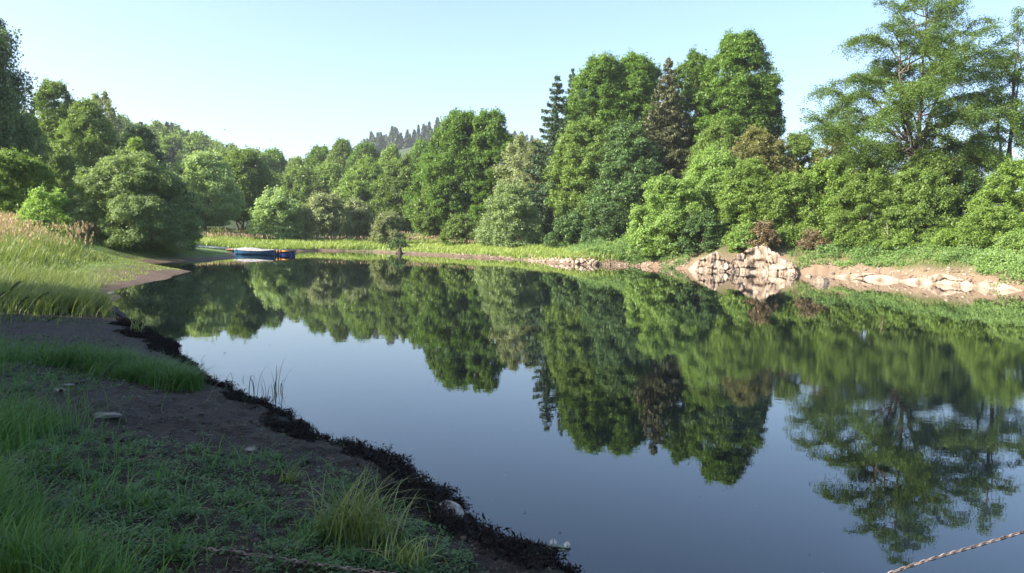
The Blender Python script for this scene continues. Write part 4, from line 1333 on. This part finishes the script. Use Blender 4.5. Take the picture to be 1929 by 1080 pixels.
def bare_sapling(px, top, bot, D, lab, seed, lean=0):
    r = np.random.default_rng(seed)
    x_ = atY(px, bot, D).x; g = hz(x_, D); H = atY(px, top, D).z - g
    acc = Acc(); pts = bez((0, 0, -.1), (lean * H, 0, H), (.08, 0, 0), 8); tube(acc, pts, np.linspace(.05, .012, 8), 6, .7)
    for i in range(7):
        k_ = r.integers(2, 7); a = r.random() * 6.28; l = H * (.25 + .3 * r.random())
        tube(acc, bez(pts[k_], pts[k_] + np.array([math.cos(a) * l * .7, math.sin(a) * l * .5, l * .7]), (0, 0, -.05), 5), np.linspace(.02, .005, 5), 4, .7)
    o = link_mesh('bare_sapling', acc.mesh('bare_sapling', True), mat=M['twig']); o.location = (x_, D, g)
    tag(o, lab, 'sapling')
bare_sapling(1667, 425, 490, 53, 'leaning grey bare sapling in the nettles below the open crowned tree', 3, .02)
bare_sapling(1577, 450, 505, 56, 'short dead stem standing by the dry brown scrub', 4, -.02)

# overhanging little bush and stump on the far shore
B('alder_bush', 'mound', 750, 456, 14, 470, 87, 'deep', 'tiny dark bush perched over the notch in the far shore', 'bush', seed=150, lift=True)
def stump():
    p = at(752, 478, 0); acc = Acc()
    tube(acc, [(0, 0, -.3), (.02, 0, .1), (0, 0, .35), (.1, 0, .6)], [.32, .26, .18, .1], 9)
    for a in (.3, 1.9, 3.4, 5):
        tube(acc, [(0, 0, .15), (math.cos(a) * .35, math.sin(a) * .3, -.05), (math.cos(a) * .55, math.sin(a) * .45, -.3)], [.1, .07, .03], 6)
    o = link_mesh('stump', acc.mesh('stump', True), mat=BARKD); o.location = (p.x, p.y + .3, .1)
    tag(o, 'dark root stump at the notch in the far shore', 'stump')
stump()

# ------------------------------------------------------------------ pontoon with gangway, boat
def box(acc, x0, x1, y0, y1, z0, z1, t=.5):
    V = np.array([(x, y, z) for z in (z0, z1) for y in (y0, y1) for x in (x0, x1)], float)
    Fq = [[0, 2, 3, 1], [4, 5, 7, 6], [0, 1, 5, 4], [1, 3, 7, 5], [3, 2, 6, 7], [2, 0, 4, 6]]
    acc.add(V, Fq, t)
def plain(name, c, rough=.5, metal=0, sc=6, var=.25):
    c1 = tuple(v * (1 - var) for v in c); c2 = tuple(min(1, v * (1 + var)) for v in c)
    return noise_mat(name, c1, c2, sc, rough, .15, metal=metal, dist=.005)
DECK = plain('weathered_deck', (.36, .35, .33), .8)
BLUE = plain('blue_plastic', (.012, .035, .15), .4)
HULL = plain('teal_hull_paint', (.03, .10, .18), .45)
TARP = plain('grey_cover', (.27, .265, .26), .75)
ORANGE = plain('orange_bracket', (.42, .19, .04), .55)
WOOD = plain('brown_timber', (.16, .09, .045), .8)

def pontoon():
    # local x to the right, y away; origin on the water at the middle of the front edge
    D0 = 66.5
    p = at(508, 0, 0)
    c = atY(489, 482, D0)
    root = empty('pontoon', (c.x, D0, 0)); root.rotation_euler.z = .02
    tag(root, 'low floating pontoon on blue barrels with grey deck and orange brackets', 'pontoon')
    x0, x1 = -2.9, 2.6
    a = Acc()
    for i in range(14):
        box(a, x0 + .03, x1 - .03, .02 + i * .14, .14 + i * .14, .40, .435)
    link_mesh('deck', a.mesh('deck'), root, DECK)
    a = Acc(); box(a, x0, x1, -.04, .0, .31, .438); box(a, x0, x1, 2.0, 2.04, .31, .438); box(a, x0, x0 + .05, .003, 1.997, .31, .397); box(a, x1 - .05, x1, .003, 1.997, .31, .397)
    link_mesh('deck_frame', a.mesh('deck_frame'), root, WOOD)
    for i, (bx, bl) in enumerate([(-2.35, .85), (-1.2, .9), (.2, .9), (1.1, .9), (2.15, .9)]):
        for by in (.34, 1.6):
            a = Acc()
            tube(a, [(bx - bl / 2, by, .06), (bx - bl / 2 + .001, by, .06), (bx - .12, by, .06), (bx - .1, by, .06), (bx + .1, by, .06), (bx + .12, by, .06), (bx + bl / 2 - .001, by, .06), (bx + bl / 2, by, .06)],
                 [.02, .285, .285, .30, .30, .285, .285, .02], 18)
            link_mesh('barrel', a.mesh('barrel'), root, BLUE)
    for bx in (1.52, 1.78):
        a = Acc(); box(a, bx - .06, bx + .06, -.07, -.042, .22, .43); box(a, bx - .09, bx + .09, -.075, -.072, .37, .428)
        link_mesh('bracket', a.mesh('bracket'), root, ORANGE)
    a = Acc(); box(a, 1.9, 2.6, -.075, -.045, .30, .40); link_mesh('timber_trim', a.mesh('timber_trim'), root, ORANGE)
    # gangway up to the left
    g = empty('gangway', (c.x - 2.95, D0 + .7, .46)); g.rotation_euler = (0, math.radians(-2.2), math.pi * .985)
    tag(g, 'long sloping pale gangway from the pontoon to the left shore', 'gangway')
    a = Acc()
    for i in range(25): box(a, .02 + i * .16, .165 + i * .16, -.45, .45, .0, .03)
    link_mesh('deck', a.mesh('deck'), g, DECK)
    a = Acc(); box(a, 0, 4.0, -.49, -.452, -.10, .05); box(a, 0, 4.0, .452, .49, -.10, .05)
    link_mesh('side_rail', a.mesh('side_rail'), g, plain('pale_rail', (.45, .46, .45), .6))
    # earth and timber ramp under the gangway
    a = Acc()
    V = [(-1.4, 0, -.3), (0.9, 0, -.3), (-1.4, .8, -.3), (.9, .8, -.3), (-1.4, 0, .36), (.9, 0, .36), (-1.4, .8, .36), (.9, .8, .36)]
    tube(a, [(-1.6, .3, .34), (-.6, .3, .2), (.4, .3, -.05)], [.05, .05, .05], 8); tube(a, [(-1.6, .9, .34), (-.6, .9, .2), (.4, .9, -.05)], [.05, .05, .05], 8)
    for i in range(7): box(a, -1.6 + i * .25, -1.4 + i * .25, .2, 1.0, .28 - i * .055, .32 - i * .055)
    o = link_mesh('timber_ramp', a.mesh('timber_ramp'), mat=WOOD); o.location = (c.x - 3.3, D0 + .1, .0)
    tag(o, 'brown timber ramp under the left end of the pontoon', 'ramp')
    return c, D0
PC, PD = pontoon()

def boat():
    root = empty('rowing_boat', (PC.x - .1, PD - .95, 0)); root.rotation_euler.z = .03
    tag(root, 'blue rowing boat with grey tarpaulin cover moored along the pontoon', 'rowing boat')
    L = 3.3; n = 24; k = 13
    xs = np.linspace(-L / 2, L / 2, n)
    def half(x):
        t = (x + L / 2) / L
        return .58 * (1 - abs(2 * t - 1.05) ** 3.2 * .62) if t > .08 else .58 * (.45 + t * 4.4)
    rings = []
    for x in xs:
        b = max(.18, half(x)); t = (x + L / 2) / L
        sheer = .36 + .10 * (2 * t - 1) ** 2
        a_ = np.linspace(0, np.pi, k)
        y = np.cos(a_) * b * (1 - .12 * np.sin(a_) ** 2); z = sheer - np.sin(a_) ** .55 * (sheer + .12)
        rings.append(np.stack([np.full(k, x), y, z], 1))
    Rg = np.array(rings)
    idx = np.arange(n * k).reshape(n, k)
    Fq = np.stack([idx[:-1, :-1], idx[1:, :-1], idx[1:, 1:], idx[:-1, 1:]], -1).reshape(-1, 4)
    a = Acc(); a.add(Rg.reshape(-1, 3), Fq)
    for e in (0, n - 1):
        cidx = [[idx[e, i], idx[e, i + 1], idx[e, k - 2 - i], idx[e, k - 1 - i]] for i in range(k // 2)]
        a.F.append(np.array(cidx, dtype=np.int32))
    link_mesh('hull', a.mesh('hull', False), root, HULL)
    # rubbing strake
    a = Acc()
    for s_ in (0, k - 1):
        pts = Rg[:, s_] + np.array([0, .015 if s_ == 0 else -.015, 0]); tube(a, pts, np.full(n, .022), 6)
    link_mesh('gunwale', a.mesh('gunwale', True), root, plain('pale_gunwale', (.5, .5, .48), .6))
    # tarpaulin, peaked over a prop left of the middle
    m_ = 11
    V = []
    for i, x in enumerate(xs):
        e0, e1 = Rg[i, 0], Rg[i, k - 1]
        t = i / (n - 1)
        pk = np.interp(t, [0, .18, .40, .52, .68, 1], [.0, .19, .235, .22, .14, .02])
        for j in range(m_):
            v = j / (m_ - 1)
            y = e0[1] * 1.05 * (1 - v) + e1[1] * 1.05 * v
            z = e0[2] + .012 + pk * (1 - abs(2 * v - 1) ** 1.4) + .012 * math.sin(t * 37 + v * 9)
            if j in (0, m_ - 1): z -= .06
            V.append((x, y, z))
    idx = np.arange(n * m_).reshape(n, m_)
    Fq = np.stack([idx[:-1, :-1], idx[:-1, 1:], idx[1:, 1:], idx[1:, :-1]], -1).reshape(-1, 4)
    link_mesh('cover', np_mesh('cover', np.array(V), Fq, smooth=True), root, TARP)
boat()

# ------------------------------------------------------------------ chain
def chain():
    ctrl = np.array([(-3.6, 4.45), (-2.4, 4.2), (-1.58, 4.05), (-.94, 3.96), (0, 3.9), (.8, 3.86), (1.4, 3.87), (2.11, 3.9), (2.66, 4.0), (3.3, 4.12), (4.2, 4.3)])
    zc = []
    for i, (x, y) in enumerate(ctrl):
        zc.append(hz(x, y) + .03)
    zc = np.array(zc)
    zc[6:] = [.17, .46, .58, .74, 1.0]
    t = np.linspace(0, len(ctrl) - 1, 400)
    P = np.stack([np.interp(t, range(len(ctrl)), ctrl[:, 0]), np.interp(t, range(len(ctrl)), ctrl[:, 1]), np.interp(t, range(len(ctrl)), zc)], 1)
    ker = np.ones(31) / 31
    for c in range(3):
        q = np.pad(P[:, c], 15, mode='edge'); P[:, c] = np.convolve(q, ker, 'valid')
    gz = height(P[:, 0], P[:, 1])
    P[:, 2] = np.maximum(P[:, 2], np.where(P[:, 0] < 1.3, gz + .012, -1))
    d = np.concatenate([[0], np.cumsum(np.linalg.norm(np.diff(P, axis=0), axis=1))])
    step = .030
    S = np.arange(0, d[-1], step)
    Q = np.stack([np.interp(S, d, P[:, c]) for c in range(3)], 1)
    T = unit(np.gradient(Q, axis=0))
    acc = Acc()
    th = np.linspace(0, 2 * np.pi, 15)[:-1]
    rr = .0031
    for i in range(len(Q)):
        u = T[i]; side = unit(np.cross(u, [0, 0, 1.0])[None])[0]; upv = np.cross(side, u)
        w_ = side if i % 2 else upv
        w_ = unit((w_ + .25 * (upv if i % 2 else side))[None])[0]
        el = .0215; wd = .0100
        ring = Q[i] + np.outer(np.sign(np.cos(th)) * np.abs(np.cos(th)) ** .8 * el, u) + np.outer(np.sin(th) * wd, w_)
        nrm = np.cross(u, w_)
        c2 = unit(ring - Q[i])
        k = 5; V = []
        for j in range(k):
            a = 2 * np.pi * j / k
            V.append(ring + (c2 * math.cos(a) + nrm * math.sin(a)) * rr)
        V = np.stack(V, 1)
        idx = np.arange(14 * k).reshape(14, k); j1 = np.roll(idx, -1, 1); n1 = np.roll(idx, -1, 0); nj = np.roll(n1, -1, 1)
        acc.add(V.reshape(-1, 3), np.stack([idx, n1, nj, j1], -1).reshape(-1, 4))
    o = link_mesh('chain', acc.mesh('chain', True), mat=noise_mat('rusty_steel', (.07, .05, .04), (.32, .25, .22), 30, .65, .3, metal=.2))
    tag(o, 'rusty steel link chain slung across the near water and lying on the bank', 'chain')
    a = Acc(); tube(a, [(0, 0, -1.2), (0, 0, 1.1), (0, 0, 1.12)], [.06, .06, .01], 12)
    o = link_mesh('mooring_post', a.mesh('mooring_post', True), mat=WOOD); o.location = (4.25, 4.32, 0)
    tag(o, 'timber post holding the far end of the chain', 'post')
chain()

# white petals floating near the bank
def lily():
    p = at(1048, 1030, 0); r = np.random.default_rng(3)
    root = empty('water_flower', (p.x, p.y, 0)); tag(root, 'small white flower floating with thin leaves off the near bank', 'flower')
    wht = plain('white_petal', (.70, .70, .68), .5); grn = plain('floating_leaf', (.16, .22, .15), .4)
    for i, (x, y) in enumerate([(-.035, .03), (-.005, .028), (.06, -.01), (.085, .0)]):
        a = Acc(); tl = .3 * (-1) ** i
        V = [(x, y, .0), (x - .013, y + .004, .02), (x + tl * .03, y, .042), (x + .013, y - .004, .02)]
        a.add(V, [[0, 1, 2, 3]]); V2 = np.array(V) + [0, .004, 0]; a.add(V2, [[3, 2, 1, 0]])
        link_mesh('petal', a.mesh('petal'), root, wht)
    for i, (x, y, l) in enumerate([(0, 0, .09), (.06, -.02, .07), (-.05, -.03, .05), (.02, -.06, .06)]):
        a = Acc(); th = np.linspace(0, 2 * np.pi, 13)[:-1]
        top = np.stack([x + np.cos(th) * l * .55, y + np.sin(th) * l * .16, np.full(12, .006)], 1); bot_ = top - [0, 0, .004]
        idx = np.arange(12)
        a.add(np.vstack([top, bot_, [[x, y, .007]]]), [[i_, (i_ + 1) % 12, 12 + (i_ + 1) % 12, 12 + i_] for i_ in range(12)] + [[24, 2 * i_, (2 * i_ + 1) % 12, (2 * i_ + 2) % 12] for i_ in range(6)])
        link_mesh('leaf', a.mesh('leaf'), root, grn)
lily()

# twigs on the near bank
def twigs():
    r = np.random.default_rng(12)
    for i, (px, py, L, a0, lab) in enumerate([(640, 1038, .55, .1, 'thin dry twig on the ground under the tallest grass tuft'), (870, 1060, .28, 2.6, 'short dark stick near the lower end of the bank'),
                                          (370, 965, .45, .5, 'dry straw stem among the weeds left of the chain'), (380, 745, .34, 1.2, 'bent bare twig sticking up from the dark mud'),
                                          (230, 880, .35, .2, 'thin twig lying in the middle of the weeds')]):
        x_, y_ = P_(px, py, .3); g = hz(x_, y_)
        acc = Acc()
        upz = .22 if i == 3 else .02
        pts = np.array([[math.cos(a0) * L * t, math.sin(a0) * L * t * .6, .012 + upz * t + .02 * math.sin(t * 7 + i)] for t in np.linspace(0, 1, 9)]) + r.normal(size=(9, 3)) * .006
        tube(acc, pts, np.linspace(.006, .002, 9), 5)
        tube(acc, [pts[4], pts[4] + [.05, .04, .03], pts[4] + [.11, .06, .05]], [.003, .002, .001], 4)
        o = link_mesh('twig', acc.mesh('twig', True), mat=M['twig']); o.location = (x_, y_, g)
        tag(o, lab, 'twig')
twigs()

def litter():
    r = np.random.default_rng(44); n = 20000
    R_ = 3.2 + 13 * r.random(n) ** 1.5; A_ = np.radians(-40 + 48 * r.random(n))
    X = R_ * np.sin(A_); Y = R_ * np.cos(A_)
    s_, _ = shore(X, Y); k = (s_ > .15) & (fbm(X * 2, Y * 2, 141, 3) > .42)
    X, Y = X[k], Y[k]; n = len(X)
    P = np.stack([X, Y, height(X, Y) + .006], 1)
    N = unit(rdir(r, n) * .35 + np.array([0, 0, 1.0]))
    q = r.random(n) < .5
    V = leaf_quads(r, P, N, np.where(q, .02 + .07 * r.random(n), .008 + .016 * r.random(n)), np.where(q, .004, .008 + .008 * r.random(n)))
    o = link_mesh('litter', np_mesh('litter', V, quads(n), np.repeat(r.random(n) ** 1.5, 4)), mat=M['litter'])
    tag(o, 'straw bits and crumbs of dead plants strewn over the near mud', 'litter', kind='stuff')
    # crumbled clods
    acc = Acc(); b_ = rock_mesh('x', r, 1, .8, .6, 1, .5, 4)
    v = np.empty(len(b_.vertices) * 3, dtype=np.float32); b_.vertices.foreach_get('co', v); v = v.reshape(-1, 3)
    f = np.empty(len(b_.polygons) * 3, dtype=np.int32); b_.polygons.foreach_get('vertices', f); f = f.reshape(-1, 3); bpy.data.meshes.remove(b_)
    n = 5200
    R_ = 3.2 + 12 * r.random(n) ** 1.4; A_ = np.radians(-40 + 50 * r.random(n)); X = R_ * np.sin(A_); Y = R_ * np.cos(A_)
    s_, _ = shore(X, Y); k = (s_ > .05) & (fbm(X * 3, Y * 3, 151, 3) > .45); X, Y = X[k], Y[k]; Z = height(X, Y)
    for x, y, z in zip(X, Y, Z):
        q = .006 + .028 * r.random() ** 3; a = r.random() * 6.28; c, s1 = math.cos(a), math.sin(a)
        W = v * q * (.7 + .6 * r.random(3)); W = np.stack([W[:, 0] * c - W[:, 1] * s1, W[:, 0] * s1 + W[:, 1] * c, W[:, 2]], 1) + [x, y, z + q * .2]
        acc.add(W, f, r.random())
    o = link_mesh('clods', acc.mesh('clods'), mat=M['clod'])
    tag(o, 'small crumbled mud clods and grit on the near bank', 'mud', kind='stuff')
litter()

def specks():
    r = np.random.default_rng(91); n = 420
    R_ = 4.5 + 26 * r.random(n) ** 1.4; A_ = np.radians(-24 + 60 * r.random(n)); X = R_ * np.sin(A_); Y = R_ * np.cos(A_)
    s_, _ = shore(X, Y); k = (s_ < -.35) & ((s_ > -1.6) | (r.random(n) < .45)); X, Y = X[k], Y[k]; n = len(X)
    P = np.stack([X, Y, np.full(n, .004)], 1)
    N = unit(rdir(r, n) * .05 + np.array([0, 0, 1.0])); q = .008 + .022 * r.random(n) ** 3
    o = link_mesh('floating_bits', np_mesh('floating_bits', leaf_quads(r, P, N, q, q * .6), quads(n), np.repeat(r.random(n), 4)), mat=M['litter'])
    tag(o, 'tiny floating leaves and specks scattered on the pond surface', 'floating bits', kind='stuff')
specks()

def bird(px, py, D, lab, bank):
    c = atY(px, py, D); acc = Acc()
    tube(acc, [(0, -.16, 0), (0, -.13, 0), (0, -.05, 0), (0, .05, 0), (0, .16, .01), (0, .17, .01)], [.005, .028, .05, .045, .03, .02], 8)
    for s_ in (-1, 1):
        acc.add([(0, -.05, .01), (s_ * .17, -.08, .07), (s_ * .34, .03, .03), (0, .06, .01)], [[0, 1, 2, 3]])
        acc.add([(0, -.05, .015), (s_ * .17, -.08, .075), (s_ * .34, .03, .034), (0, .06, .015)], [[3, 2, 1, 0]])
    o = link_mesh('bird', acc.mesh('bird'), mat=DARKR); o.location = c; o.rotation_euler = (0, bank, .8)
    tag(o, lab, 'bird')
bird(424, 245, 120, 'tiny dark bird flying above the left ridge, higher one', .3)
bird(511, 264, 125, 'tiny dark bird flying above the valley dip, lower one', -.9)

# ------------------------------------------------------------------ the air
def haze():
    a = Acc(); box(a, -1500, 1500, -1450, 1500, -3.5, 120)
    mt = bpy.data.materials.new('haze_air'); mt.use_nodes = True; t = mt.node_tree
    for n in list(t.nodes):
        if n.type == 'BSDF_PRINCIPLED': t.nodes.remove(n)
    v = t.nodes.new('ShaderNodeVolumePrincipled')
    v.inputs['Color'].default_value = (.88, .94, 1.0, 1)
    v.inputs['Density'].default_value = .00025
    v.inputs['Anisotropy'].default_value = .2
    t.links.new(v.outputs[0], t.nodes['Material Output'].inputs['Volume'])
    o = link_mesh('haze', a.mesh('haze'), mat=mt)
    tag(o, 'thin bluish haze filling the valley', 'haze', kind='stuff')
haze()
